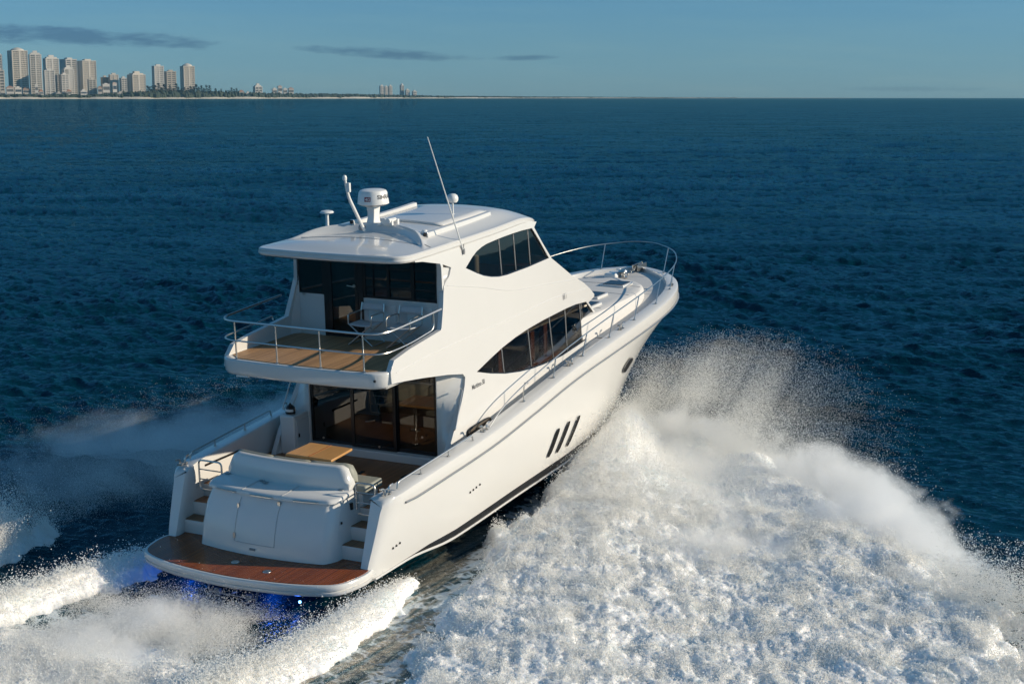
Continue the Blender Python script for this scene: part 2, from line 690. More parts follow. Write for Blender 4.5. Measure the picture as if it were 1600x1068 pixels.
def hull_at(x, z, sgn=-1):
    """outer y of the topsides at height z"""
    P = hullsection(x)[4:14]
    for (y0, z0), (y1, z1) in zip(P, P[1:]):
        if z0 <= z <= z1:
            return sgn * (y0 + (y1 - y0) * (z - z0) / max(z1 - z0, 1e-6))
    return sgn * P[-1][0]


# three long engine-room vents on each side, port lights and little skin fittings
for sgn in (-1, 1):
    for (x0, x1, z0, z1) in ((7.04, 7.42, .61, 1.16), (7.52, 8.0, .575, 1.17), (8.10, 8.62, .56, 1.14)):
        wv = .20
        ring_o, ring_i = [], []
        pts = []
        for k in range(9):
            t = k / 8
            pts.append((x0 + (x1 - x0) * t + .02 * math.sin(math.pi * t), z0 + (z1 - z0) * t))
        left = [(a - wv / 2 * min(1, 6 * min(t, 1 - t) + .5), b) for (a, b), t in zip(pts, np.linspace(0, 1, 9))]
        right = [(a + wv / 2 * min(1, 6 * min(t, 1 - t) + .5), b) for (a, b), t in zip(pts, np.linspace(0, 1, 9))]
        mb = MB()
        mb.loft([[(a, hull_at(a, b, sgn) + sgn * .03, b) for a, b in left], [((a + c) / 2, hull_at((a + c) / 2, b, sgn) + sgn * .012, b) for (a, b), (c, d) in zip(left, right)], [(a, hull_at(a, b, sgn) + sgn * .03, b) for a, b in right]])
        v = mb.build("hull_vent", MATTE, yacht)
    # eye-shaped port light
    cx, cz_ = 12.0, 1.53
    poly = []
    for k in range(24):
        a = TAU * k / 24
        u, w_ = math.cos(a) * .40, math.sin(a) * .17 * (1 - .25 * abs(math.cos(a)))
        poly.append((cx + u, cz_ + w_ + u * .06))
    o = MB()
    o.add([(a, hull_at(a, b, sgn) + sgn * .03, b) for a, b in poly] + [(cx, hull_at(cx, cz_, sgn) + sgn * .03, cz_)], [(k, (k + 1) % 24, 24) for k in range(24)])
    pl = o.build("port_light", MATTE, yacht)
    o = MB()
    o.tube([(a, hull_at(a, b, sgn) + sgn * .03, b) for a, b in poly], .009, 6, closed=True)
    o.build("port_light_frame", DIVIDER, pl)
    for (x, z) in ((3.40, .93), (3.52, .945), (3.64, .96), (3.78, .975), (.66, .70), (.77, .713), (.88, .726)):
        o = MB()
        y = hull_at(x, z, sgn)
        o.lathe([(.0, 0), (.022, 0), (.022, .02), (.014, .024), (.0, .02)], (0, 0, 0), 12, M=Matrix.Translation((x, y - sgn * .004, z)) @ Matrix.Rotation(math.radians(-90 if sgn > 0 else 90), 4, "X"))
        o.build("skin_fitting", BLACK, yacht)

# ---------------------------------------------------------------- decks
def deckz(x):
    return Gz(x) - cubic([0, 6, 9, 12, 17.9], [.24, .20, .17, .13, .12], x)


def yin(x):
    B = Bw(x)
    s = min(1.0, B / .5)
    return max(B - .085 * s - cubic([0, 2, 4, 10, 16, 17.93], [.27, .27, .24, .24, .26, .3], x) * s - .015, 0.0)


mb = MB()
for sgn in (1, -1):
    xs = np.linspace(3.9, 11.0, 30)
    mb.loft([[(x, sgn * 1.5, deckz(x)), (x, sgn * (yin(x) + .02), deckz(x) - .01)] for x in xs])
xs = list(np.linspace(11.0, 16.5, 30)) + [16.8, 17.05, 17.25, 17.4, 17.55, 17.65]
mb.loft([[(x, (yin(x) + .02) * u, deckz(x) + .03 * (1 - u * u)) for u in np.linspace(-1, 1, 13)] for x in xs])
mb.build("side_deck", NONSKID, yacht)


def trunk_w(x):
    return cubic([9.5, 11, 12.5, 14, 15, 15.6, 16.05, 16.25], [1.62, 1.62, 1.56, 1.45, 1.22, .92, .45, .02], x)


def trunk_z(x):
    return cubic([9.5, 11, 13, 15, 16.3], [3.0, 2.97, 2.93, 2.88, 2.80], x)


mb = MB()
xs = list(np.linspace(10.2, 15.2, 22)) + [15.5, 15.75, 15.95, 16.1, 16.2, 16.25]
rings = []
for x in xs:
    wv, z = trunk_w(x), trunk_z(x)
    e = min(1.0, (16.25 - x) / .25)
    P = []
    for sgn in (1, -1):
        q = [(wv + .07, deckz(x) - .02), (wv + .05, z - .09), (wv + .02, z - .03), (wv - .05, z)]
        P += [(sgn * a, b) for a, b in (q if sgn > 0 else reversed(q))]
        if sgn > 0:
            P += [(wv * u, z + .035 * (1 - u * u)) for u in np.linspace(.85, -.85, 13)]
    rings.append([(x, a, b) for a, b in P])
mb.loft(rings, cap1=True)
trunk = mb.build("cabin_trunk", NONSKID, yacht, angle=40)
for x in (11.6, 13.6, 14.9):          # moulded seams across the trunk
    mb = MB()
    mb.tube([(x + .0, u * trunk_w(x), trunk_z(x) + .037 * (1 - u * u)) for u in np.linspace(-.97, .97, 15)], .008, 4)
    mb.build("deck_seam", GREYPL, trunk)
mb = MB()
mb.tube([(x, 0, trunk_z(x) + .036) for x in np.linspace(12.4, 15.9, 15)], .006, 4)
mb.build("deck_seam", GREYPL, trunk)


def hatch(cx, cy, z, lx, ly):
    mb = MB()
    mb.prism([(cx - lx, cy - ly), (cx + lx, cy - ly), (cx + lx, cy + ly), (cx - lx, cy + ly)], z - .03, z + .05)
    h = mb.build("deck_hatch", GEL, yacht, bevel=.02)
    mb = MB()
    mb.prism([(cx - lx + .06, cy - ly + .06), (cx + lx - .06, cy - ly + .06), (cx + lx - .06, cy + ly - .06), (cx - lx + .06, cy + ly - .06)], z + .04, z + .062)
    mb.build("hatch_glass", BLACK, h)


hatch(14.75, -.62, 2.93, .33, .33)
hatch(12.9, -.72, 2.97, .33, .33)
hatch(11.75, -1.12, 2.97, .30, .28)

# windlass, chain and bow roller
mb = MB()
mb.box(16.42, 16.95, .12, .46, deckz(16.7), deckz(16.7) + .20)
wl = mb.build("windlass", VINYLW, yacht, bevel=.04)
mb = MB()
mb.lathe([(.02, 0), (.11, 0), (.13, .04), (.07, .09), (.07, .14), (.13, .19), (.11, .23), (.03, .24)], (16.72, .03, deckz(16.7) + .04), 18)
mb.build("windlass_drum", STEEL, wl)
mb = MB()
mb.box(17.02, 17.12, .24, .36, deckz(17) + .0, deckz(17) + .22)
mb.build("windlass_brake", VINYLW, wl, bevel=.02)
mb = MB()
for k in range(11):
    t = k / 10
    c = (16.95 + 1.0 * t, -.02, deckz(17) + .10 + .16 * t)
    mb.tube([(c[0] + .055 * math.cos(a), c[1] + (.03 * math.sin(a) if k % 2 else 0), c[2] + (0 if k % 2 else .03 * math.sin(a))) for a in np.linspace(0, TAU, 9)[:-1]], .012, 5, closed=True)
mb.build("anchor_chain", CHAIN, wl)
mb = MB()
mb.box(17.5, 18.12, -.10, -.07, Gz(17.8) - .06, Gz(17.8) + .10)
mb.box(17.5, 18.12, .05, .08, Gz(17.8) - .06, Gz(17.8) + .10)
mb.lathe([(.02, -.07), (.05, -.07), (.03, 0), (.05, .05), (.02, .05)], (0, 0, 0), 12, M=Matrix.Translation((18.05, 0, Gz(17.8) + .03)) @ Matrix.Rotation(math.radians(90), 4, "X"))
mb.build("bow_roller", STEEL, yacht)


def cleat(x, y, z, ang=0.0):
    mb = MB()
    c, s = math.cos(ang), math.sin(ang)

    def R(a, b, h):
        return (x + a * c - b * s, y + a * s + b * c, z + h)
    for sg in (-1, 1):
        mb.tube(curve([R(sg * .07, 0, 0), R(sg * .075, 0, .07), R(sg * .11, 0, .115), R(sg * .20, 0, .125)], 4), .02, 7)
        mb.tube([R(sg * .07, -.05, .006), R(sg * .07, .05, .006)], .03, 6)
    mb.tube([R(-.10, 0, .006), R(.10, 0, .006)], .022, 7)
    mb.build("cleat", STEEL, yacht)


for sgn in (1, -1):
    for x in (.62, 4.2, 8.25, 11.4, 16.0):
        cleat(x, sgn * (Bw(x) - .2), Gz(x) + .003, sgn * -math.atan2(Bw(x - .2) - Bw(x + .2), .4))
    # low grab rails along the stern gunwale
    mb = MB()
    pts = rounded([(.9, sgn * 2.30, Gz(.9)), (.93, sgn * 2.30, Gz(.9) + .12), (3.6, sgn * 2.36, Gz(3.6) + .12), (3.63, sgn * 2.36, Gz(3.6))], .05)
    mb.tube(pts, .017, 8)
    gr = mb.build("gunwale_rail", STEEL, yacht)
    for x in (1.7, 2.7):
        mb = MB()
        y = sgn * (2.30 + .06 * (x - .93) / 2.7)
        z = Gz(.9) + .12 + (Gz(3.6) - Gz(.9)) * (x - .93) / 2.67
        mb.tube([(x, y, Gz(x) - .01), (x, y, z)], .012, 7)
        mb.lathe([(.03, 0), (.03, .012), (.012, .02)], (x, y, Gz(x)), 10)
        mb.build("stanchion", STEEL, gr)

# bow rail with its stanchions, both sides round the stem
def railp(x, sgn):
    h = cubic([4.4, 4.7, 5.3, 6.2, 9, 13, 16, 17.9], [.0, .12, .27, .36, .48, .56, .62, .66], x)
    lean = h * .5 * min(1, max(0, (x - 5) / 4))
    return (x + lean, sgn * max(Bw(x) - .20 + lean * .05, 0), Gz(x) + h)


xs_r = [4.4, 4.5, 4.7, 5, 5.4, 6, 7, 8, 9, 10, 11, 12, 13, 14, 15, 15.8, 16.4, 16.9, 17.25, 17.5]
pts = [railp(x, -1) for x in xs_r] + [(18.05, -.38, Gz(17.9) + .66), (18.15, 0, Gz(17.9) + .665), (18.05, .38, Gz(17.9) + .66)] + [railp(x, 1) for x in reversed(xs_r)]
mb = MB()
mb.tube(curve(pts, 3), .0145, 8)
brail = mb.build("bow_rail", STEEL, yacht)
for sgn in (1, -1):
    for x in (5.9, 7.35, 8.95, 10.6, 12.3, 14.0, 15.55, 17.3):
        a = (x, sgn * max(Bw(x) - .20, 0), Gz(x))
        b = railp(x - (.0), sgn)
        mb = MB()
        mb.tube([a, (b[0], b[1], b[2])], .0135, 7)
        mb.lathe([(.04, 0), (.04, .012), (.016, .03)], a, 10)
        mb.build("stanchion", STEEL, brail)

# ---------------------------------------------------------------- swim platform
edge = [(.55, -2.05), (.0, -2.27), (-.42, -2.25), (-.78, -2.12), (-.98, -1.82), (-1.14, -1.3), (-1.24, -.65), (-1.28, 0), (-1.24, .65), (-1.14, 1.3), (-.98, 1.82), (-.78, 2.12), (-.42, 2.25), (.0, 2.27), (.55, 2.05)]
ed = curve([(a, b, 0) for a, b in edge], 4)
mb = MB()
prof = [(-.05, .485), (-.015, .488), (.0, .470), (.006, .43), (.0, .395), (-.03, .385), (-.03, .365), (.0, .355), (-.004, .31), (-.03, .285), (-.14, .27)]
rings = []
for off, z in prof:
    ring = []
    for i, p in enumerate(ed):
        a = Vector(ed[max(i - 1, 0)])
        b = Vector(ed[min(i + 1, len(ed) - 1)])
        d = (b - a).normalized()
        nrm = Vector((-abs(d.y) if True else 0, 0, 0))
        nrm = Vector((-d.y, d.x, 0))
        if nrm.dot(Vector(p) - Vector((.6, 0, 0))) < 0:
            nrm = -nrm
        ring.append((p[0] + nrm.x * off, p[1] + nrm.y * off, z))
    rings.append(ring)
mb.loft(rings)
mb.add(rings[0], [tuple(range(len(ed)))], 0)
mb.add(rings[-1], [tuple(range(len(ed)))], 0)
plat = mb.build("swim_platform", GEL, yacht, angle=50)
tk = [(p[0] * 1.0, p[1]) for p in rings[0]]
cx0 = .55
tk = [((a - cx0) * .992 + cx0, b * .992) for a, b in tk]
mb = MB()
mb.prism(tk, .44, .494)
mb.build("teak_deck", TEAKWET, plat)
for (x, y) in ((-.62, .18), (-.78, -.62)):
    mb = MB()
    mb.lathe([(0, 0), (.075, 0), (.07, .008), (.045, .006), (0, .004)], (x, y, .494), 20)
    mb.build("deck_fitting", STEEL, plat)
mb = MB()                                   # folded boarding ladder under the platform
mb.tube(rounded([(-1.0, .50, .30), (-1.0, .50, .04), (-1.0, -.55, .04), (-1.0, -.55, .30)], .04), .014, 7)
lad = mb.build("boarding_ladder", STEEL, plat)
mb = MB()
mb.box(-1.03, -.97, .25, .36, .0, .12)
mb.build("ladder_foot", GREYPL, lad)
mb = MB()
mb.box(-1.03, -.97, -.42, -.31, -.0, .10)
mb.build("ladder_foot", GREYPL, lad)

# ---------------------------------------------------------------- transom locker
def tl(y):
    return -.235 + .165 * (y / 1.45) ** 2


mb = MB()
rows = []
for (z, xo, hw) in ((.49, 0, 1.475), (.53, .006, 1.47), (.9, .06, 1.455), (1.25, .16, 1.43), (1.47, .27, 1.40), (1.50, .275, 1.395)):
    ring = []
    for u in np.sin(np.linspace(-math.pi / 2, math.pi / 2, 61)):
        a = abs(u)
        y = u * hw
        x = tl(y) + xo * 1.25 + (0.22 * max(0, (a - .88) / .12) ** 2)
        ring.append((x, y, z))
    ring = [(1.1, -hw - .06 * (1.55 - z), z)] + ring + [(1.1, hw + .03, z)]
    rows.append(ring)
mb.loft(rows)
box_ = mb.build("transom_locker", GEL, yacht, angle=60)
mb = MB()                                   # lid with rounded lip, slightly sloped
rows = []
for (z0, xo, hw, back) in ((1.50, .255, 1.41, .80), (1.505, .235, 1.425, .80), (1.545, .235, 1.425, .80), (1.575, .26, 1.41, .80), (1.585, .30, 1.39, .80)):
    ring = []
    for u in np.sin(np.linspace(-math.pi / 2, math.pi / 2, 61)):
        y = u * hw
        x = tl(y) + xo * 1.25 + (0.16 * max(0, (abs(u) - .9) / .1) ** 2)
        ring.append((x, y, z0))
    rows.append([(.84, -hw, z0 + .03)] + ring + [(.84, hw, z0 + .03)])
mb.loft(rows)
mb.add(rows[-1], [tuple(range(len(rows[-1])))])
lid = mb.build("locker_lid", GEL, box_, angle=50)


def transom_face(y, z, o=.004):
    x = tl(y) + cubic([.49, .9, 1.25, 1.47], [0, .06, .16, .27], z) * 1.25
    return (x - o, y, z)


def linebox(pts, r, name, mat, parent, closed=True, seg=5):
    mb = MB()
    mb.tube(pts, r, seg, closed=closed)
    return mb.build(name, mat, parent)


def strip(a, b, n=14):
    return [tuple(np.array(a) * (1 - t) + np.array(b) * t) for t in np.linspace(0, 1, n)]


dl = [transom_face(y, z) for y, z in strip((.52, 1.44), (.52, .72)) + strip((.52, .70), (-.36, .70)) + strip((-.36, .72), (-.36, 1.44))]
linebox(dl, .0035, "door_seam", SEAM, box_, closed=False)
for z in (1.30, .80):
    mb = MB()
    p = transom_face(.53, z, .012)
    mb.box(p[0] - .004, p[0] + .012, .505, .545, z - .05, z + .05)
    mb.build("hinge", STEEL, box_)
mb = MB()
p = transom_face(-.33, 1.42, .015)
mb.box(p[0] - .005, p[0] + .02, -.36, -.30, 1.40, 1.47)
mb.build("latch", STEEL, box_)
for (ya, yb) in ((1.12, .62), (.30, -.22), (-.62, -1.12)):
    mb = MB()
    xa, xb = tl(ya) + .255 * 1.25 - .05, tl(yb) + .255 * 1.25 - .05
    pts = rounded([(xa + .06, ya, 1.525), (xa, ya - .02, 1.53), (xb, yb + .02, 1.53), (xb + .06, yb, 1.525)], .03)
    mb.tube(pts, .016, 7)
    mb.build("grab_rail", STEEL, lid)
for y in (.50, -.38):
    mb = MB()
    mb.tube([(tl(y) + .32, y, 1.586), (.80, y, 1.612)], .006, 4)
    mb.build("lid_seam", SEAM, lid)
for (x, y) in ((.62, .42), (.55, .30), (.68, -.35), (.74, -1.22), (.72, 1.28)):
    mb = MB()
    mb.box(x - .03, x + .03, y - .05, y + .05, 1.606, 1.622)
    mb.build("lid_latch", GREYPL, lid)
mb = MB()
p = transom_face(.10, .60, .01)
mb.box(p[0], p[0] + .02, .04, .16, .585, .625)
mb.build("transom_vent", GREYPL, box_)
mb = MB()
mb.lathe([(0, 0), (.025, 0), (.025, .01), (0, .012)], (0, 0, 0), 10, M=Matrix.Translation((.33, -1.47, 1.15)) @ Matrix.Rotation(math.radians(90), 4, "X"))
mb.build("drain", BLACK, box_)

# bench behind the locker: white moulded back, olive cushions, seat
def arcx(y, x0):
    return x0 + .14 * (y / 1.3) ** 2


mb = MB()
rings = []
for u in np.linspace(-1, 1, 29):
    y = -.03 + 1.33 * u
    e = max(0.0, (abs(u) - .86) / .14)
    top = 2.02 - .30 * e ** 2.4
    xb = arcx(y, .62)
    rings.append([(xb, y, 1.55), (xb + .02, y, min(1.75, top)), (xb + .06, y, top - .04), (xb + .10, y, top), (xb + .19, y, top), (xb + .22, y, top - .03), (xb + .24, y, 1.25)])
mb.loft(rings, cap0=True, cap1=True)
bench = mb.build("bench_seat", GEL, yacht, angle=60)
for (ya, yb) in ((1.26, .36), (.34, -.46), (-.48, -1.33)):
    mb = MB()
    rings = []
    n = 12
    for k in range(n + 1):
        y = ya + (yb - ya) * k / n
        e = .0 if 0 < k < n else .025
        xb = arcx(y, .62) + .16
        dz = -.22 * max(0.0, (abs(y + .03) - 1.18) / .15) ** 2
        rings.append([(xb + e, y, 1.9 - e + dz), (xb + .03, y, 2.0 - e + dz), (xb + .10, y, 2.035 - e + dz), (xb + .19, y, 2.0 - e + dz), (xb + .23 - e, y, 1.9 + dz), (xb + .24 - e, y, 1.66)])
    mb.loft(rings, cap0=True, cap1=True)
    mb.build("back_cushion", CUSHION, bench, angle=60)
mb = MB()
mb.box(.95, 1.55, -1.60, 1.2, 1.50, 1.66)
mb.build("seat_cushion", CUSHION, bench, bevel=.04, seg=3)
mb = MB()
mb.box(.98, 1.50, -1.52, 1.18, 1.24, 1.51)
mb.build("seat_base", GEL, bench, bevel=.02)

# steps either side of the locker, with teak treads, and steel gates
for sgn in (1, -1):
    ya, yb = sorted((sgn * 1.30, sgn * 2.16))
    mb = MB()
    mb.box(.30, .72, ya, yb, .44, .74)
    mb.box(.62, 1.06, ya, yb, .44, .99)
    mb.box(.98, 1.6, ya, yb, .44, 1.235)
    stp = mb.build("stern_steps", GEL, yacht, bevel=.012)
    for (a, b, z) in ((.32, .63, .742), (.64, .985, .992)):
        mb = MB()
        mb.box(a, b, ya + .02, yb - .03, z - .01, z + .006)
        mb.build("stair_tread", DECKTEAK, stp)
    mb = MB()
    x = .72
    pts = rounded([(x, sgn * 1.42 if sgn > 0 else -1.55, 1.30), (x, sgn * 1.42 if sgn > 0 else -1.55, 1.80), (x, sgn * 1.95, 1.80), (x, sgn * 1.95, 1.22), (x, sgn * 1.45 if sgn > 0 else -1.58, 1.22)], .09)
    mb.tube(pts, .018, 8)
    for z in (1.43, 1.62):
        mb.tube([(x, sgn * 1.45 if sgn > 0 else -1.57, z), (x, sgn * 1.95, z)], .012, 7)
    gt = mb.build("stern_gate", STEEL, yacht)
    mb = MB()
    mb.box(x - .03, x + .03, sgn * 1.42 - .04, sgn * 1.42 + .04, 1.28, 1.40)
    mb.build("gate_hinge", BLACK, gt)

# ---------------------------------------------------------------- cockpit
mb = MB()
mb.box(.99, 3.9, -2.13, 2.13, 1.18, 1.25)
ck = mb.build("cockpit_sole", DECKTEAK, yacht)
for (x, y) in ((2.35, -.95), (2.9, -1.25), (2.75, -.35)):
    mb = MB()
    mb.box(x - .10, x + .10, y - .04, y + .04, 1.245, 1.256)
    mb.build("hatch_pull", BLACK, ck)
for sgn in (1, -1):
    mb = MB()                                # inner cockpit wall, with a dark hand slot
    prof = [(.62, 1.6), (.62, .9), (.55, .5)]
    y0 = sgn * 2.105
    mb.loft([[(x, sgn * (yin(x) - .02), 1.2), (x, sgn * (yin(x) - .02), 1.5), (x, sgn * (yin(x) - .012), Gz(x) - .02)] for x in np.linspace(.75, 3.9, 14)])
    wl_ = mb.build("cockpit_side", GEL, yacht)
    mb = MB()
    mb.box(1.05, 2.15, sgn * (yin(1.6) - .028) - .008, sgn * (yin(1.6) - .028) + .008, 1.56, 1.60)
    mb.build("storage_slot", BLACK, wl_)

# ================================================================ superstructure
def ws(x, z):
    """half-breadth of the deckhouse side"""
    return 1.97 - .06 * (z - 2) - .009 * (z - 2) ** 2 - .02 * max(0.0, x - 6.5) ** 1.8


def smooth2(pts, n=5):
    return [(a, b) for a, b, _ in curve([(p[0], p[1], 0) for p in pts], n)]


aft_edge = [(4.15, 5.14), (4.03, 4.99), (3.80, 4.84), (3.66, 4.46), (3.50, 4.05)]
coam = [(3.01, 4.0), (2.29, 3.93), (1.72, 3.84), (1.56, 3.66), (1.55, 3.44)]
lowe = [(1.94, 3.40), (2.62, 3.31), (3.56, 3.165), (4.14, 3.05)]
corn = [(4.22, 2.97), (4.16, 2.80), (4.01, 2.56), (3.81, 2.29), (3.59, 2.03), (3.33, 1.71), (3.08, 1.24)]
basl = [(3.95, 1.24), (4.6, 1.45), (5.2, 1.60), (7.66, 1.80), (9.63, 2.0), (11.85, 2.2)]
fron = [(11.95, 2.46), (11.34, 2.88), (10.78, 3.25), (11.24, 3.30), (11.27, 3.36), (10.99, 3.54), (10.56, 3.76), (9.86, 4.03), (9.24, 4.34), (8.69, 4.62), (8.27, 5.03), (7.94, 5.40), (8.10, 5.50)]
topl = [(7.44, 5.60), (6.0, 5.585), (4.15, 5.56), (2.9, 5.545)]
brow_l = [(2.85, 5.44), (3.12, 5.41), (3.81, 5.26)]
OUT = smooth2(aft_edge, 4) + coam + lowe + corn + basl + fron + topl + brow_l
win = [(4.7, 2.97), (5.27, 2.81), (5.89, 2.67), (6.52, 2.57), (7.16, 2.50), (7.98, 2.445), (8.84, 2.42), (10.13, 2.44), (11.78, 2.49), (11.30, 2.82), (10.62, 3.30), (9.9, 3.375), (9.3, 3.40), (8.67, 3.405), (7.86, 3.40), (7.12, 3.37), (6.46, 3.31), (5.85, 3.22), (5.27, 3.10)]
upw = [(4.71, 5.04), (4.93, 4.95), (5.13, 4.87), (5.4, 4.775), (5.71, 4.70), (6.04, 4.65), (6.4, 4.63), (7.39, 4.63), (8.55, 4.645), (8.14, 5.08), (7.82, 5.40), (7.29, 5.42), (6.82, 5.42), (6.38, 5.41), (5.95, 5.39), (5.67, 5.375), (5.44, 5.34), (5.23, 5.29), (5.03, 5.21)]
saloon_sides = []
for sgn in (-1, 1):
    def po(x, z):
        return (x, sgn * ws(x, z), z)

    def pi_(x, z):
        return (x, sgn * (ws(x, z) - .10), z)
    mb = slab(OUT, [win, upw], po, pi_, .34)
    sp = mb.build("deckhouse_side", GEL, yacht, angle=38, bevel=.018, seg=2)
    # glazing set a little inside the opening
    for wnd, mull in ((win, [(5.87, 3.24, 5.89, 2.66), (7.13, 3.38, 7.16, 2.49), (8.28, 3.41, 8.34, 2.43), (9.24, 3.41, 9.18, 2.42), (10.24, 3.35, 10.17, 2.43)]),
                      (upw, [(6.27, 5.42, 6.21, 4.63), (6.94, 5.43, 6.86, 4.62), (7.66, 5.42, 7.58, 4.62)])):
        mb = sheet(wnd, [], lambda x, z: (x, sgn * (ws(x, z) - .035), z), .4)
        gl = mb.build("side_window", GLASS, yacht)
        mb = MB()
        mb.tube([(a, sgn * (ws(a, b) - .030), b) for a, b in wnd], .022, 6, closed=True)
        mb.build("window_seal", BLACK, gl)
        for a, b, c, d in mull:
            mb = MB()
            n = 6
            mb.loft([[(a + (c - a) * t + o, sgn * (ws(a + (c - a) * t, b + (d - b) * t) - .028), b + (d - b) * t) for o in (-.02, .02)] for t in np.linspace(0, 1, n)])
            mb.build("mullion", DIVIDER, gl, solid=.02)
    # moulding lines along the side
    for pts in ([(1.75, 3.61), (3.43, 3.69), (6.4, 3.735), (8.5, 3.76), (10.9, 3.58)], [(3.9, 4.83), (5.19, 4.58), (6.52, 4.29), (8.2, 4.13), (10.0, 3.93)]):
        mb = MB()
        mb.tube([(x, sgn * (ws(x, z) + .001), z) for x, _, z in curve([(a, 0, b) for a, b in pts], 8)], .008, 5)
        mb.build("moulding_line", GEL, sp)
    # vertical handrail at the house corner
    mb = MB()
    mb.tube(rounded([(3.60, sgn * ws(3.6, 2.1), 2.06), (3.56, sgn * (ws(3.6, 2.1) + .05), 2.09), (3.96, sgn * (ws(3.9, 2.8) + .06), 2.80), (4.02, sgn * ws(4, 2.8), 2.78)], .04), .014, 7)
    mb.build("corner_handrail", STEEL, yacht)
    # bronze mesh air intake beside the side deck
    o = []
    for k in range(20):
        a = TAU * k / 20
        cx, sx = math.cos(a), math.sin(a)
        o.append((4.56 + .48 * np.sign(cx) * abs(cx) ** .45, 1.86 + .11 * np.sign(sx) * abs(sx) ** .45 + .02 * np.sign(cx) * abs(cx) ** .45))
    mb = slab(o, [], lambda x, z: (x, sgn * (ws(x, z) + .05), z), lambda x, z: (x, sgn * (ws(x, z) - .02), z), .2)
    ga = mb.build("intake_and_reflection", MESH, yacht, bevel=.02)
    mb = MB()
    mb.tube([(x, sgn * (ws(x, z) + .035), z) for x, z in o], .02, 6, closed=True)
    mb.build("intake_frame", RUBBER, ga)
    mb = MB()
    mb.loft([[(x, sgn * (ws(x, 1.75) + .16), deckz(x) + .012), (x, sgn * (ws(x, 1.75) + .02), deckz(x) + .07)] for x in np.linspace(3.8, 4.85, 8)])
    mb.build("intake_and_reflection", MESH, yacht, solid=.03)  # lower mesh strip stands in for the intake's reflection, shaped as a part
    for (x, z) in ((6.72, 2.27), (6.84, 2.275)):
        mb = MB()
        mb.lathe([(0, 0), (.035, 0), (.035, .012), (0, .018)], (0, 0, 0), 10, M=Matrix.Translation((x, sgn * ws(x, z), z)) @ Matrix.Rotation(math.radians(90 if sgn < 0 else -90), 4, "X"))
        mb.build("vent_fitting", GREYPL, sp)
    # lettering and the small bar emblem
    if sgn < 0:
        text_mesh("Maritimo 58", .135, "lettering", INK, lambda u, v: (4.44 + u * .80, -(ws(4.44 + u * .8, 2.68 + v) + .003), 2.665 + v + u * .02), sp)
    else:
        text_mesh("Maritimo 58", .135, "lettering", INK, lambda u, v: (5.06 - u * .80, (ws(5.06 - u * .8, 2.68 + v) + .003), 2.68 + v - u * .02), sp)
    mb = MB()
    for k in range(3):
        x = 9.10 + k * .055
        mb.add([(x, sgn * (ws(x, 3.62) + .004), 3.615), (x + .035, sgn * (ws(x + .035, 3.62) + .004), 3.615), (x + .045, sgn * (ws(x + .045, 3.74) + .004), 3.745), (x + .01, sgn * (ws(x + .01, 3.74) + .004), 3.745)], [(0, 1, 2, 3)])
    arc = [(9.285 + .05 * math.cos(a), 3.68 + .07 * math.sin(a)) for a in np.linspace(-1.2, 1.2, 8)]
    mb.loft([[(a + o_, sgn * (ws(a, b) + .004), b) for o_ in (-.006, .006)] for a, b in arc])
    mb.build("emblem", GREYPL, sp)

# ------------------------------------------------ flybridge deck slab and balcony
out = [(4.3, -1.79), (2.4, -1.79), (1.85, -1.80), (1.66, -1.825), (1.50, -1.80), (1.37, -1.69), (1.29, -1.48), (1.235, -.8), (1.215, 0), (1.235, .8), (1.29, 1.48), (1.37, 1.69), (1.50, 1.80), (1.66, 1.825), (1.85, 1.80), (2.4, 1.79), (4.3, 1.79)]
oc = [(a, b) for a, b, _ in curve([(p[0], p[1], 0) for p in out], 4)]
prof = [(.10, 3.655), (.03, 3.66), (.006, 3.645), (.0, 3.62), (.008, 3.42), (.03, 3.37), (.08, 3.345), (.3, 3.335)]
rings = []
for off, z in prof:
    rings.append([(max(a + (off if a < 2.2 else 0), a), b * (1 - off * .5), z) for a, b in oc])
mb = MB()
mb.loft(rings)
n = len(oc)
mb.add(rings[0], [tuple(range(n))], 0)
mb.add(rings[-1], [tuple(range(n))], 0)
bal = mb.build("balcony_deck", GEL, yacht, angle=50)
mb = MB()
mb.prism([(1.40, -1.42), (1.62, -1.70), (3.76, -1.70), (3.76, 1.70), (1.62, 1.70), (1.40, 1.42), (1.345, .7), (1.33, 0), (1.345, -.7)], 3.60, 3.668)
mb.build("balcony_teak", TEAK, bal)
mb = MB()
mb.box(1.6, 3.74, -1.72, 1.72, 3.325, 3.332)
mb.build("balcony_soffit", VINYLW, bal)
for y in (1.05, -.45):
    mb = MB()
    mb.lathe([(0, 0), (.05, .0), (.05, .02), (0, .02)], (1.5, y, 3.32), 12)
    mb.build("downlight", STEEL, bal)
mb = MB()
mb.box(1.30, 1.42, 1.12, 1.40, 3.335, 3.36)
mb.build("soffit_light", VINYLW, bal)
mb = MB()
mb.lathe([(0, 0), (.026, 0), (.02, .02), (0, .02)], (0, 0, 0), 10, M=Matrix.Translation((1.335, -1.64, 3.52)) @ Matrix.Rotation(math.radians(-90), 4, "Y") @ Matrix.Rotation(math.radians(40), 4, "X"))
mb.build("scupper", BLACK, bal)

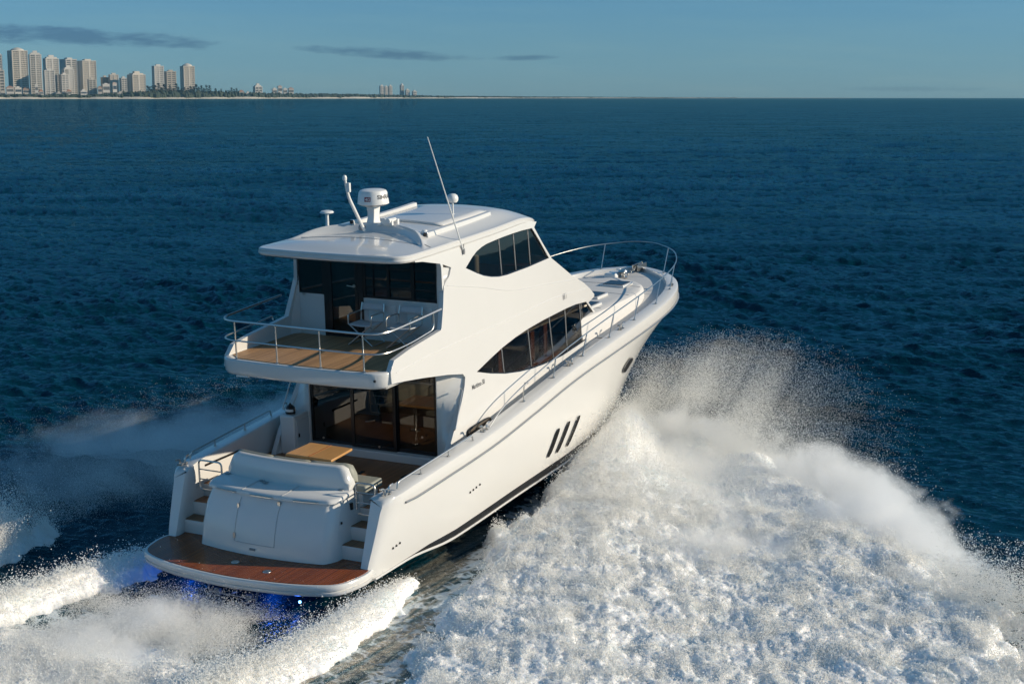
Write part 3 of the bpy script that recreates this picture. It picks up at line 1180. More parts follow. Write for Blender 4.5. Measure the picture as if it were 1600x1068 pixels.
# balcony rail
mb = MB()
top = rounded([(3.52, -1.80, 4.45), (2.4, -1.80, 4.40), (1.33, -1.80, 4.37), (1.30, 0, 4.385), (1.33, 1.80, 4.39), (3.40, 1.79, 4.49)], .42, 8)
mb.tube(top, .022, 8)
br = mb.build("balcony_rail", STEEL, yacht)
mb = MB()
mid = rounded([(3.22, -1.80, 4.43), (3.24, -1.80, 4.12), (2.36, -1.80, 4.02), (1.33, -1.80, 4.0), (1.30, 0, 4.01), (1.33, 1.80, 4.02), (2.6, 1.79, 4.09), (3.06, 1.79, 4.13), (3.06, 1.77, 4.05)], .40, 8)
mid = [p for p in mid]
mb.tube(mid, .016, 8)
mb.build("mid_rail", STEEL, br)
for y in (1.40, .46, -.50, -1.42):
    mb = MB()
    x = 1.31 if abs(y) < 1 else 1.33
    mb.tube([(x + .02, y, 3.65), (x, y, 4.38)], .016, 8)
    mb.lathe([(.04, 0), (.04, .012), (.017, .03)], (x + .02, y, 3.655), 10)
    mb.build("post", STEEL, br)

# ------------------------------------------------ saloon bulkhead and sliding doors
XB = 3.75
corner_curve = [(4.28, 3.30)] + corn


def ruled(edge, yd, name, par, flat=False):
    """wall between a vertical door edge at (XB, yd) and the raked corner of the house side"""
    mb = MB()
    mb.loft([[(XB - .003 + (x + .045 - XB) * t, yd + (math.copysign(ws(x, z) - .03, yd) - yd) * t, z) for t in np.linspace(0, 1, 5)] for x, z in edge])
    return mb.build(name, GEL, par)


mb = slab([(-1.52, 1.20), (1.49, 1.20), (1.49, 3.36), (-1.52, 3.36)], [[(-1.50, 1.42), (1.47, 1.42), (1.47, 3.30), (-1.50, 3.30)]],
          lambda y, z: (XB, y, z), lambda y, z: (XB + .10, y, z), .4)
bh = mb.build("saloon_bulkhead", GEL, yacht)
ruled(corner_curve, -1.515, "door_jamb", bh)
ruled(corner_curve, 1.485, "door_jamb", bh)
mb = MB()
mb.box(3.62, 3.80, -1.62, 1.62, 1.24, 1.415)
sill = mb.build("door_sill", GEL, bh, bevel=.02)
for y in (.98, -1.32):
    mb = MB()
    mb.box(3.68, 3.72, y - .05, y + .05, 1.41, 1.425)
    mb.build("sill_drain", STEEL, sill)


def door(y0, y1, z0, z1, xo, fw, name, mat, bars=(), handle=None):
    mb = MB()
    x0, x1 = XB + xo, XB + xo + .05
    mb.box(x0, x1, y0, y0 + fw, z0, z1)
    mb.box(x0, x1, y1 - fw, y1, z0, z1)
    mb.box(x0 + .002, x1 - .002, y0 + fw, y1 - fw, z0, z0 + fw)
    mb.box(x0 + .002, x1 - .002, y0 + fw, y1 - fw, z1 - fw, z1)
    for z in bars:
        mb.box(x0 + .004, x1 - .004, y0 + fw, y1 - fw, z - .02, z + .02)
    d = mb.build(name, BLACK, yacht, bevel=.004, seg=1)
    mb = MB()
    mb.box(x0 + .02, x0 + .028, y0 + fw * .8, y1 - fw * .8, z0 + fw * .8, z1 - fw * .8)
    mb.build("door_glass" if "door" in name else "window_glass", mat, d)
    if handle:
        yh, zh = handle
        mb = MB()
        mb.lathe([(0, 0), (.035, 0), (.03, .02), (0, .022)], (0, 0, 0), 12, M=Matrix.Translation((x0 - .001, yh, zh)) @ Matrix.Rotation(math.radians(-90), 4, "Y"))
        mb.tube([(x0 - .02, yh, zh), (x0 - .06, yh, zh), (x0 - .06, yh + .13, zh + .01)], .012, 7)
        mb.build("door_handle", STEEL, d)
    return d


door(.45, 1.47, 1.42, 3.30, .03, .06, "sliding_door", GLASS)
door(-.58, .47, 1.42, 3.30, -.022, .07, "sliding_door", GLASS)
door(-1.50, -.54, 1.42, 3.30, .03, .07, "sliding_door", GLASS)
for (y, z) in ((1.15, 1.53), (-.18, 1.49), (-1.18, 1.80)):
    mb = MB()
    mb.lathe([(0, 0), (.022, 0), (.022, .012), (0, .014)], (0, 0, 0), 12, M=Matrix.Translation((XB - .023, y, z)) @ Matrix.Rotation(math.radians(-90), 4, "Y"))
    mb.build("door_stud", STEEL, bh)
mb = MB()
mb.tube([(XB - .03, .12, 1.98), (XB - .05, .08, 1.99), (XB - .05, -.06, 2.02), (XB - .03, -.10, 2.03)], .012, 6)
mb.build("pull_handle", STEEL, bh)

# port side locker with door, and the rounded black-and-white cap on it
mb = MB()
mb.prism([(3.22, 1.50), (3.76, 1.50), (3.76, 1.86), (3.22, 1.86)], 1.24, 2.06)
lk = mb.build("side_locker", GEL, yacht, bevel=.04, seg=3)
mb = MB()
mb.box(3.28, 3.71, 1.485, 1.503, 1.36, 1.96)
ld = mb.build("locker_door", GEL, lk, bevel=.012)
mb = MB()
mb.box(3.33, 3.37, 1.476, 1.49, 1.60, 1.68)
mb.build("latch", BLACK, ld)
mb = MB()
mb.lathe([(.0, 0), (.10, 0), (.105, .06), (.09, .13), (.05, .17), (0, .18)], (3.42, 1.72, 2.06), 18)
cp = mb.build("compass_cap", BLACK, yacht, angle=60)
mb = MB()
mb.lathe([(.107, .05), (.112, .06), (.110, .085), (.100, .10)], (3.415, 1.715, 2.06), 18)
mb.build("cap_band", VINYLW, cp)
mb = MB()
mb.tube([(3.40, 1.61, 2.06), (3.38, 1.60, 2.16), (3.42, 1.72, 2.26), (3.46, 1.83, 2.16), (3.45, 1.83, 2.06)], .018, 7)
mb.build("cap_handle", BLACK, cp)

# ------------------------------------------------ flybridge aft bulkhead
mb = slab([(-1.73, 3.62), (1.73, 3.62), (1.70, 5.2), (1.60, 5.56), (-1.60, 5.56), (-1.70, 5.2)],
          [[(.98, 4.50), (1.63, 4.50), (1.60, 5.44), (.98, 5.44)], [(.17, 3.67), (.90, 3.67), (.90, 5.44), (.17, 5.44)], [(-1.60, 4.50), (.09, 4.50), (.09, 5.44), (-1.58, 5.44)]],
          lambda y, z: (XB, y, z), lambda y, z: (XB + .08, y, z), .4)
fb = mb.build("flybridge_bulkhead", GEL, yacht)
up_curve = [(4.13, 5.165)] + smooth2(aft_edge, 4) + [(3.5, 3.66)]
ruled(up_curve, -1.59, "side_jamb", fb)
ruled(up_curve, 1.59, "side_jamb", fb)
mb = MB()                                     # black surround between the panes
mb.box(XB - .012, XB + .03, .885, .995, 3.67, 5.45)
mb.box(XB - .012, XB + .03, .075, .185, 3.67, 5.45)
mb.build("door_surround", BLACK, fb)
door(.985, 1.635, 4.49, 5.45, .0, .055, "aft_window", GLASSDK)
door(.19, .88, 3.675, 5.45, -.02, .075, "balcony_door", GLASSDK, handle=(.27, 4.72))
w_ = door(-1.605, .085, 4.49, 5.45, .0, .06, "aft_window", GLASSDK, bars=(5.10, 4.72))
mb = MB()
for y, hw in ((-.50, .03), (-1.05, .04), (-.16, .008)):
    mb.box(XB - .004, XB + .046, y - hw, y + hw, 4.54, 5.40)
mb.build("mullion", BLACK, w_)
for (y0, y1) in ((-.04, -.66), (-.92, -1.46)):   # hatch doors below the window
    mb = MB()
    mb.box(XB - .012, XB + .01, y1, y0, 3.86, 4.38)
    mb.build("locker_hatch", VINYLW, fb, bevel=.008)
mb = MB()
mb.tube([(XB - .01, 1.5, 4.48), (XB - .05, 1.45, 4.48)], .02, 7)
mb.build("rail_socket", STEEL, fb)

# ------------------------------------------------ front: brow, windscreens
def across(ptsz, bulge, name, mat, off=0.0, nseg=17, parent=None, solid=None, inset=0.0):
    rings = []
    for (x, z) in ptsz:
        hw = ws(x, z) - inset
        rings.append([(x + bulge * (1 - u * u) + off, hw * u, z) for u in np.linspace(-1, 1, nseg)])
    mb = MB()
    mb.loft(rings)
    return mb.build(name, mat, parent or yacht, angle=50, solid=solid)


across([(8.69, 4.62), (9.24, 4.34), (9.86, 4.03), (10.56, 3.76), (10.99, 3.54), (11.27, 3.36), (11.24, 3.30), (10.78, 3.25)], .55, "brow", GEL, inset=.012)
across([(7.96, 5.38), (8.27, 5.03), (8.67, 4.64)], .50, "flybridge_windscreen", GLASSDK, inset=.05)
across([(10.80, 3.24), (11.34, 2.88), (11.92, 2.46), (12.1, 2.2)], .50, "saloon_windscreen", GLASSDK, inset=.05)

# ------------------------------------------------ hardtop
def rw(x):
    return cubic([2.36, 2.38, 2.44, 2.55, 2.72, 3.0, 6.5, 7.5, 8.0, 8.3, 8.5], [1.30, 1.40, 1.52, 1.60, 1.645, 1.65, 1.64, 1.60, 1.53, 1.42, 1.25], x)


def rz(x):
    return cubic([2.36, 2.8, 4.2, 6, 7.2, 7.8, 8.2, 8.5], [5.61, 5.60, 5.615, 5.645, 5.68, 5.63, 5.54, 5.43], x)


def sst(a, b, x):
    t = min(1, max(0, (x - a) / (b - a)))
    return t * t * (3 - 2 * t)


def roofz(x, u):
    y = u * rw(x)
    crown = .11 * (1 - u * u) * sst(2.3, 2.9, x)
    xa = 4.32 - .43 * y * y
    R = .12 * sst(xa - .02, xa + .10, x) * (1 - sst(.60, .99, abs(u))) * (1 - sst(6.9, 8.3, x))
    spoil = .04 * math.exp(-((x - xa - .12) / .10) ** 2) * (1 - sst(.75, .99, abs(u)))
    return rz(x) + crown + R + spoil


def roofx(x, u):
    return x - .10 * (1 - u * u) * (1 - sst(2.3, 4, x)) + .42 * (1 - u * u) * sst(6.5, 8.5, x)


us = sorted(set(list(np.linspace(-1, 1, 49)) + [-.98, -.96, -.94, -.92, -.90, -.88, .88, .90, .92, .94, .96, .98]))


def arch(u):
    return 4.32 - .43 * (u * 1.645) ** 2


def rowx(s, u):
    xa = arch(u)
    if s <= 1:
        return 2.36 + (xa - .06 - 2.36) * s
    if s <= 2:
        return xa - .06 + .46 * (s - 1)
    return xa + .40 + (8.5 - xa - .40) * (s - 2)


sr = [0, .006, .02, .045, .08, .13, .2, .3, .45, .6, .75, .88] + list(np.linspace(1, 2, 19)) + list(2 + np.linspace(0, 1, 28)[1:-1] * .985) + [2.99, 3.0]
rows = [[(roofx(rowx(s, u), u), u * rw(rowx(s, u)), roofz(rowx(s, u), u)) for u in us] for s in sr]
mb = MB()
mb.loft(rows)
per = [r[0] for r in rows] + rows[-1][1:-1] + [r[-1] for r in reversed(rows)] + list(reversed(rows[0][1:-1]))
cxr = 5.2
rim = []
for off, dz in ((0, 0), (.022, -.02), (.024, -.05), (.016, -.055), (.026, -.065), (.03, -.10), (.01, -.135), (-.05, -.15)):
    rim.append([(p[0] + off * (-1 if p[0] < 2.6 else (1 if p[0] > 8.2 else 0)), p[1] + off * np.sign(p[1]) * min(1, abs(p[1])), p[2] + dz) for p in per])
mb.loft(rim, closed=True)
mb.loft([[(p[0], p[1] * .97, rz(p[0]) - .15) for p in r] for r in rows])
roof = mb.build("hardtop", GEL, yacht, angle=30)

# gear on the hardtop
def at_roof(x, y):
    return roofz(x, y / rw(x))


mb = MB()
rx, ry = 4.55, .27
z0 = at_roof(rx, ry)
mb.loft([[(rx + .14 * a - .02, ry + .09 * b, z0 - .02) for a, b in ((-1, -1), (1, -1), (1, 1), (-1, 1))],
         [(rx + .10 * a - .01, ry + .075 * b, z0 + .14) for a, b in ((-1, -1), (1, -1), (1, 1), (-1, 1))],
         [(rx + .12 * a, ry + .09 * b, 6.19) for a, b in ((-1, -1), (1, -1), (1, 1), (-1, 1))],
         [(rx + .20 * a, ry + .16 * b, 6.215) for a, b in ((-1, -1), (1, -1), (1, 1), (-1, 1))]], closed=True, cap0=True, cap1=True)
mb.box(rx - .23, rx + .25, ry - .27, ry - .20, z0 - .01, z0 + .02)
rad = mb.build("radar", VINYLW, yacht, bevel=.012)
mb = MB()
mb.lathe([(.0, 6.215), (.25, 6.215), (.285, 6.235)], (rx, ry, 0), 36)
mb.build("radar_base", GREYPL, rad)
mb = MB()
mb.lathe([(.285, 6.235), (.315, 6.25), (.313, 6.28), (.285, 6.47), (.262, 6.51), (.21, 6.528), (.1, 6.535), (.0, 6.537)], (rx, ry, 0), 48)
mb.build("radar_dome", VINYLW, rad)


def on_dome(a0, z, o=.003):
    def f(u, v):
        zz = z + v
        r = .313 - (zz - 6.28) * (.028 / .19) + o
        a = a0 + u / r
        return (rx + r * math.cos(a), ry + r * math.sin(a), zz)
    return f


text_mesh("SIMRAD", .115, "lettering", INK, on_dome(math.radians(228), 6.36), rad)
f = on_dome(math.radians(190), 6.35, .002)
mb = MB()
mb.loft([[f(u, v) for v in (-.035, .055)] for u in np.linspace(-.065, .065, 8)])
mb.build("badge", RED, rad)
text_mesh("4G", .085, "badge_lettering", VINYLW, lambda u, v: on_dome(math.radians(190), 6.35, .004)(u - .05, v - .02), rad)

mb = MB()                                    # bent light mast
pts = rounded([(4.08, .21, 5.78), (3.56, .21, 6.50), (3.47, .21, 6.84)], .18, 6)
mb.tube(pts, .035, 10, r1=.026)
lm = mb.build("light_mast", VINYLW, yacht)
mb = MB()
mb.lathe([(.0, -.06), (.055, -.06), (.06, 0), (.05, .05), (0, .05)], (0, 0, 0), 14, M=Matrix.Translation((4.07, .24, 5.83)) @ Matrix.Rotation(math.radians(90), 4, "X"))
mb.build("mast_hinge", GREYPL, lm)
mb = MB()
mb.lathe([(0, 0), (.04, 0), (.045, .05), (.03, .09), (0, .10)], (3.46, .21, 6.83), 14)
mb.build("anchor_light", VINYLW, lm)
mb = MB()
mb.box(3.44, 3.50, .10, .17, 6.60, 6.78)
mb.build("antenna_box", VINYLW, lm, bevel=.01)

mb = MB()                                    # mushroom aerial
zz = at_roof(4.66, 1.46)
mb.lathe([(.07, zz - .02), (.05, zz + .03), (.035, zz + .05), (.035, 5.98), (.13, 5.985), (.145, 6.0), (.12, 6.03), (.05, 6.045), (0, 6.047)], (4.66, 1.46, 0), 20)
mb.build("mushroom_aerial", VINYLW, yacht)
mb = MB()                                    # twin trumpet horn
z = at_roof(4.4, -.22) + .07
for dy, ln in ((0, .44), (-.09, .34)):
    mb.lathe([(.0, 0), (.055, 0), (.05, .03), (.028, .12), (.02, ln), (.0, ln)], (0, 0, 0), 14, M=Matrix.Translation((4.22, -.16 + dy, z)) @ Matrix.Rotation(math.radians(90), 4, "Y"))
mb.box(4.30, 4.36, -.30, -.12, z - .09, z + .01)
mb.box(4.52, 4.58, -.30, -.12, z - .09, z + .01)
mb.build("horn", VINYLW, yacht)
mb = MB()                                    # small satellite dome on a stalk
zz = at_roof(6.05, -.70)
mb.lathe([(.06, zz - .02), (.05, zz + .02), (.018, zz + .04), (.018, 6.12), (.09, 6.13), (.115, 6.17), (.118, 6.22), (.10, 6.27), (.06, 6.30), (0, 6.31)], (6.05, -.70, 0), 22)
mb.build("satellite_dome", VINYLW, yacht)
mb = MB()
zz = at_roof(4.1, -1.14)
mb.lathe([(.06, zz - .02), (.07, zz + .03), (.05, zz + .07), (0, zz + .085)], (4.12, -1.14, 0), 16)
mb.build("gps_puck", VINYLW, yacht)
for (x0, y0, x1, y1) in ((3.98, -1.24, 6.75, -1.16), (4.25, .60, 6.9, .70)):
    mb = MB()                                # sunroof runners
    n = 12
    mb.loft([[(x0 + (x1 - x0) * t, y0 + (y1 - y0) * t + a, at_roof(x0 + (x1 - x0) * t, y0) + b) for a, b in ((-.06, -.02), (-.045, .075), (.045, .085), (.06, -.02))] for t in np.linspace(0, 1, n)], closed=True, cap0=True, cap1=True)
    rn = mb.build("sunroof_runner", GEL, yacht, bevel=.01)
    mb = MB()
    mb.box(x0 - .03, x0 + .02, y0 - .03, y0 + .03, at_roof(x0, y0) + .01, at_roof(x0, y0) + .075)
    mb.build("runner_stop", BLACK, rn)
mb = MB()                                    # sunroof panel between the runners
n = 14
mb.loft([[(x, y, at_roof(x, y) + .03) for y in np.linspace(-1.08, .55, 9)] for x in np.linspace(4.9, 6.8, n)])
mb.build("sunroof", GEL, yacht, solid=.03)
mb = MB()
mb.tube([(x, u * rw(x), roofz(x, u) + .002) for x, u in [(3.55 + .0 * k, u) for k, u in enumerate(np.linspace(-.97, .97, 25))]], .006, 4)
mb.build("roof_seam", GREYPL, roof)

mb = MB()                                    # whip aerial on the starboard side
b0 = Vector((4.67, -(ws(4.67, 5.37) + .02), 5.37))
tp = Vector((3.72, -1.5, 7.67))
mb.tube([b0, b0 + (tp - b0) * .25, b0 + (tp - b0) * .6, tp], .018, 8, r1=.008)
wa = mb.build("whip_aerial", VINYLW, yacht)
mb = MB()
mb.tube([b0 + Vector((0, .0, 0)), b0 + Vector((-.16, .06, .22))], .010, 6)
mb.tube([b0, b0 + Vector((.06, .02, .18))], .010, 6)
mb.lathe([(.0, -.05), (.03, -.05), (.035, 0), (.03, .06), (0, .06)], tuple(b0), 10)
mb.build("aerial_mount", GREYPL, wa)

# underwater lights below the platform
BLUE_EM = bpy.data.materials.new("blue_lamp")
BLUE_EM.use_nodes = True
t = BLUE_EM.node_tree
t.nodes.remove(t.nodes["Principled BSDF"])
em = N(t, "ShaderNodeEmission", i_Strength=12.0)
em.inputs[0].default_value = (.10, .32, 1, 1)
L(t, em.outputs[0], t.nodes["Material Output"].inputs[0])
for y in (1.45, -.35, -1.25):
    mb = MB()
    mb.lathe([(0, 0), (.022, 0), (.025, .02), (0, .03)], (0, 0, 0), 14, M=Matrix.Translation((-.72 if y < -1 else .0, y, .02)) @ Matrix.Rotation(math.radians(-90), 4, "Y"))
    ul = mb.build("underwater_light", BLUE_EM, yacht)
    ld_ = bpy.data.lights.new("underwater_glow", "POINT")
    ld_.energy = 5.5 if y > -1 else 2.0
    ld_.color = (.04, .18, 1.0)
    ld_.shadow_soft_size = .06
    lo = bpy.data.objects.new("underwater_glow", ld_)
    COL.objects.link(lo)
    lo.parent = ul
    lo.location = (-.85 if y < -1 else -.35, y, -.02)

# ------------------------------------------------ interiors seen through the glass
mb = MB()
mb.box(3.9, 11.3, -1.72, 1.72, 1.38, 1.43, 0)
mb.build("saloon_floor", TIMBER, yacht)
mb = MB()
mb.box(3.9, 10.7, -1.6, 1.6, 3.18, 3.22)
mb.build("saloon_ceiling", CREAM, yacht)
mb = MB()
for (x0, x1, y0, y1, z1) in ((5.0, 8.2, 1.05, 1.7, 1.85), (5.0, 8.2, 1.45, 1.75, 2.25), (6.2, 8.6, -1.7, -1.1, 1.85), (6.2, 8.6, -1.72, -1.48, 2.3), (9.2, 11.2, -1.5, 1.5, 2.35)):
    mb.box(x0, x1, y0, y1, 1.44, z1)
mb.build("saloon_sofa", CREAM, yacht, bevel=.05)
mb = MB()
for (x, y) in ((6.15, -1.62), (7.7, -1.6), (8.55, -1.5), (4.7, 1.5), (6.15, 1.62), (7.7, 1.6)):
    mb.box(x - .09, x + .09, y - .06, y + .06, 1.44, 3.17)
mb.box(4.1, 4.9, .75, 1.7, 1.44, 2.35)
mb.box(4.05, 4.75, .7, 1.7, 2.85, 3.17)
mb.box(4.4, 9.0, -1.78, -1.68, 1.44, 2.52)
mb.box(4.4, 9.0, 1.68, 1.78, 1.44, 2.52)
mb.box(5.0, 6.0, -1.66, -.9, 1.44, 2.3)
mb.build("saloon_joinery", TIMBER, yacht)
mb = MB()
for (y0, y1, z0, z1, x) in ((-.30, .02, 2.2, 2.62, 6.3), (-.85, -.5, 2.15, 2.6, 6.6), (-1.35, -1.05, 2.2, 2.62, 6.4)):
    mb.box(x, x + .03, y0, y1, z0, z1)
mb.box(4.2, 4.28, .30, .36, 1.6, 3.1)
mb.build("chart_panel", CREAM, yacht)
mb = MB()
mb.box(3.86, 8.9, -1.62, 1.62, 3.63, 3.67)
mb.build("flybridge_floor", TIMBER, yacht)
mb = MB()
mb.box(5.2, 7.2, .9, 1.58, 3.67, 4.1)
mb.box(5.2, 7.2, 1.35, 1.6, 3.67, 4.5)
mb.box(6.6, 7.2, -.9, -.3, 3.67, 4.2)
mb.box(6.62, 6.8, -.9, -.3, 4.2, 4.95)
mb.build("flybridge_seat", CREAM, yacht, bevel=.05)
mb = MB()
mb.box(7.9, 8.6, -1.4, 1.4, 3.67, 4.55)
mb.box(4.4, 5.4, -1.5, -.9, 3.67, 4.55)
mb.box(4.3, 4.9, .2, 1.5, 3.67, 4.5)
mb.build("helm_console", TIMBER, yacht)

# ================================================================ loose furniture on board
def place(o):
    o.matrix_world = YMAT @ o.matrix_world


tb = thing("cockpit_table", "folding timber table with a pale oiled top in the aft cockpit", "table", mat=YMAT @ Matrix.Translation((1.80, -.07, 1.25)))
mb = MB()
mb.prism([(-.42, -.53), (.40, -.47), (.42, .50), (-.40, .51)], .615, .665)
mb.build("tabletop", TABLEWOOD, tb, bevel=.012)
mb = MB()
mb.tube([(-.40, -.01, .668), (.41, .015, .668)], .006, 4)
mb.build("top_seam", TIMBER, tb)
for y in (-.30, .28):
    mb = MB()
    mb.tube([(0, y, 0), (0, y, .62)], .035, 10)
    mb.lathe([(.11, 0), (.11, .015), (.04, .03)], (0, y, 0), 16)
    mb.build("leg", STEEL, tb)
mb = MB()
mb.box(-.30, .30, -.33, .33, .575, .614)
mb.build("table_frame", STEEL, tb)


def make_chair(label, y0):
    c = thing("folding_chair", label, "chair", mat=YMAT @ Matrix.Translation((3.38, y0, 3.668)), group="folding chairs on the balcony")
    hx_, hw = .23, .26
    for s in (-1, 1):
        mb = MB()                            # looped arm with front and rear uprights
        pts = rounded([(-hx_, s * hw, .42), (-hx_, s * hw, .61), (hx_ + .02, s * hw, .61), (hx_, s * hw, .42)], .07, 5)
        mb.tube(pts, .014, 8)
        mb.build("armrest", STEEL, c)
        mb = MB()                            # crossing legs joined by a foot bar
        for x in (-hx_, hx_):
            mb.tube([(x, s * hw, .43), (x + s * .012, -s * hw, .015)], .013, 7)
        mb.tube([(-hx_ + s * .012, -s * hw, .015), (hx_ + s * .012, -s * hw, .015)], .013, 7)
        mb.build("leg", STEEL, c)
        mb = MB()
        mb.tube([(hx_ + .01, s * hw, .60), (hx_ + .05, s * (hw - .01), .76)], .013, 7)
        mb.build("back_post", STEEL, c)
    mb = MB()
    mb.loft([[(x, y, .425 - .03 * math.cos(y / hw * 1.45)) for y in np.linspace(-hw, hw, 9)] for x in np.linspace(-hx_, hx_, 5)])
    mb.build("seat", FABRIC, c, solid=.012)
    mb = MB()
    mb.loft([[(hx_ + .02 + .03 * t + .02 * math.cos(y / hw * 1.4), y, .62 + .13 * t) for y in np.linspace(-hw, hw, 9)] for t in np.linspace(0, 1, 4)])
    mb.build("backrest", FABRIC, c, solid=.012)
    return c


make_chair("steel framed canvas folding chair right next to the dark balcony door", -.20)
make_chair("steel framed canvas folding chair at the outer end, farther from the balcony door", -1.06)

# ================================================================ the sea
def hash2(ix, iy, seed):
    h = (ix.astype(np.int64) * 374761393 + iy.astype(np.int64) * 668265263 + seed * 974634777) & 0xffffffff
    h = ((h ^ (h >> 13)) * 1274126177) & 0xffffffff
    h = h ^ (h >> 16)
    return (h & 0xffffff) / float(0x1000000)


def perlin(x, y, seed=0):
    xi, yi = np.floor(x), np.floor(y)
    fx, fy = x - xi, y - yi
    u, v = fx * fx * fx * (fx * (fx * 6 - 15) + 10), fy * fy * fy * (fy * (fy * 6 - 15) + 10)

    def g(dx, dy):
        a = hash2(xi + dx, yi + dy, seed) * TAU
        return np.cos(a) * (fx - dx) + np.sin(a) * (fy - dy)
    return 1.5 * ((g(0, 0) * (1 - u) + g(1, 0) * u) * (1 - v) + (g(0, 1) * (1 - u) + g(1, 1) * u) * v)


def fbm(x, y, octv=4, seed=0, gain=.5):
    r, a = 0, 1.0
    for k in range(octv):
        r = r + a * perlin(x * 2 ** k, y * 2 ** k, seed + k)
        a *= gain
    return r


def billow(x, y, octv=4, seed=0, gain=.5):
    r, a = 0, 1.0
    for k in range(octv):
        r = r + a * (1 - 2 * np.abs(perlin(x * 2 ** k + 3.7 * k, y * 2 ** k, seed + k)))
        a *= gain
    return r


def sstep(a, b, x):
    t = np.clip((x - a) / (b - a), 0, 1)
    return t * t * (3 - 2 * t)


def ocean_patch(n, size, rms_slope, lmin, lmax, wind, seed, p=4.0):
    """height and slopes of a tileable wind sea"""
    r = np.random.default_rng(seed)
    k1 = np.fft.fftfreq(n, size / n) * TAU
    kx, ky = np.meshgrid(k1, k1)
    k = np.hypot(kx, ky)
    k[0, 0] = 1e9
    amp = k ** (-p / 2) * np.exp(-((lmin / TAU) * k) ** 2) * np.exp(-((TAU / lmax) / k) ** 2)
    cosw = (kx * math.sin(wind) + ky * math.cos(wind)) / k
    amp *= (np.abs(cosw) ** 2.6 + .07)
    H = amp * (r.normal(size=(n, n)) + 1j * r.normal(size=(n, n)))
    h = np.real(np.fft.ifft2(H))
    sx = np.real(np.fft.ifft2(1j * kx * H))
    sy = np.real(np.fft.ifft2(1j * ky * H))
    dx = np.real(np.fft.ifft2(-1j * kx / k * H))
    dy = np.real(np.fft.ifft2(-1j * ky / k * H))
    s = rms_slope / np.sqrt(np.mean(sx ** 2 + sy ** 2))
    return [a * s for a in (h, dx, dy, sx, sy)], size


def samp(P, x, y):
    A, size = P
    n = A[0].shape[0]
    fx, fy = (x / size * n) % n, (y / size * n) % n
    i, j = np.floor(fx).astype(int), np.floor(fy).astype(int)
    u, v = fx - i, fy - j
    i %= n
    j %= n
    i2, j2 = (i + 1) % n, (j + 1) % n
    return [a[j, i] * (1 - u) * (1 - v) + a[j, i2] * u * (1 - v) + a[j2, i] * (1 - u) * v + a[j2, i2] * u * v for a in A]


WIND = math.radians(12)
OP = [ocean_patch(512, 163.0, .095, 1.5, 14, WIND, 3), ocean_patch(512, 41.0, .44, .22, 1.8, WIND + .25, 4, 3.4)]
HD = (math.sin(YAW), math.cos(YAW))          # heading on the sea
PT = (-math.cos(YAW), math.sin(YAW))         # to port


def to_boat(x, y):
    dx, dy = x - YLOC.x, y - YLOC.y
    return dx * HD[0] + dy * HD[1], dx * PT[0] + dy * PT[1]


def to_world(gx, gy):
    return YLOC.x + gx * HD[0] + gy * PT[0], YLOC.y + gx * HD[1] + gy * PT[1]


def wake_level(gx, gy):
    """hollow and smooth water that the hull leaves, and how calm it is (0..1)"""
    ay = np.abs(gy)
    body = sstep(11, 8.5, gx)
    side = np.exp(-((ay - 3.0) / 1.3) ** 2) * body * sstep(-16, -2, gx)
    aft = sstep(.6, -.8, gx) * np.exp(-(ay / 2.2) ** 2) * np.exp(np.minimum(gx, 0) / 14)
    hollow = np.exp(-((ay - 2.3) / .9) ** 2) * sstep(10, 7, gx) * sstep(-3, 1.5, gx)
    z = -.30 * aft + .04 * side * np.sin(gx * .8) - .12 * hollow
    calm = np.clip(1.1 * side + aft + np.exp(-(ay / 3.2) ** 2) * sstep(14, 11, gx) * sstep(-20, -4, gx), 0, 1)
    return z, calm


def sea_fields(x, y, far):
    h0, dx0, dy0, sx0, sy0 = samp(OP[0], x, y)
    h1, dx1, dy1, sx1, sy1 = samp(OP[1], x, y)
    gx, gy = to_boat(x, y)
    zl, calm = wake_level(gx, gy)
    st = fbm(gx * .35, gy * 4.5, 4, 41, .6) * .018 * calm      # streaks drawn out along the hull
    k = (1 - .85 * calm) * np.clip(1 + .55 * fbm(x / 90.0, y / 60.0, 3, 7) + .3 * fbm(x / 14.0, y / 14.0, 2, 8), .35, 1.9)
    f1 = np.clip(1500 / np.maximum(far, 1), .0, 1)
    f0 = np.clip(1500 / np.maximum(far, 1), .0, 1)
    z = (h0 * f0 + h1 * f1) * k + zl + st
    return z, (dx0 * f0 + dx1 * f1) * k, (dy0 * f0 + dy1 * f1) * k, (sx0 + sx1) * k, (sy0 + sy1) * k


SEA = bpy.data.materials.new("sea_water")
SEA.use_nodes = True
t = SEA.node_tree
b = t.nodes["Principled BSDF"]
b.inputs["Base Color"].default_value = (0.0003, 0.026, 0.042, 1)
b.inputs["Roughness"].default_value = 1.0
b.inputs["Specular IOR Level"].default_value = 0.0
gls = N(t, "ShaderNodeBsdfGlossy", i_Roughness=0.03)
gls.inputs[0].default_value = (0.44, 0.84, 1.0, 1)
fre = N(t, "ShaderNodeFresnel", i_IOR=1.333)
smix = N(t, "ShaderNodeMixShader")
geo0 = N(t, "ShaderNodeNewGeometry")
mp0 = N(t, "ShaderNodeMapping")
mp0.inputs["Scale"].default_value = (.018, .050, 1)
L(t, geo0.outputs["Position"], mp0.inputs[0])
wp = N(t, "ShaderNodeTexNoise", i_Scale=1.0, i_Detail=11.0, i_Roughness=0.72)
L(t, mp0.outputs[0], wp.inputs["Vector"])
windp = M_(t, "ADD", -.10, M_(t, "MULTIPLY", wp.outputs[0], 1.7))
aer = N(t, "ShaderNodeAttribute", attribute_name="aerated_sheen")
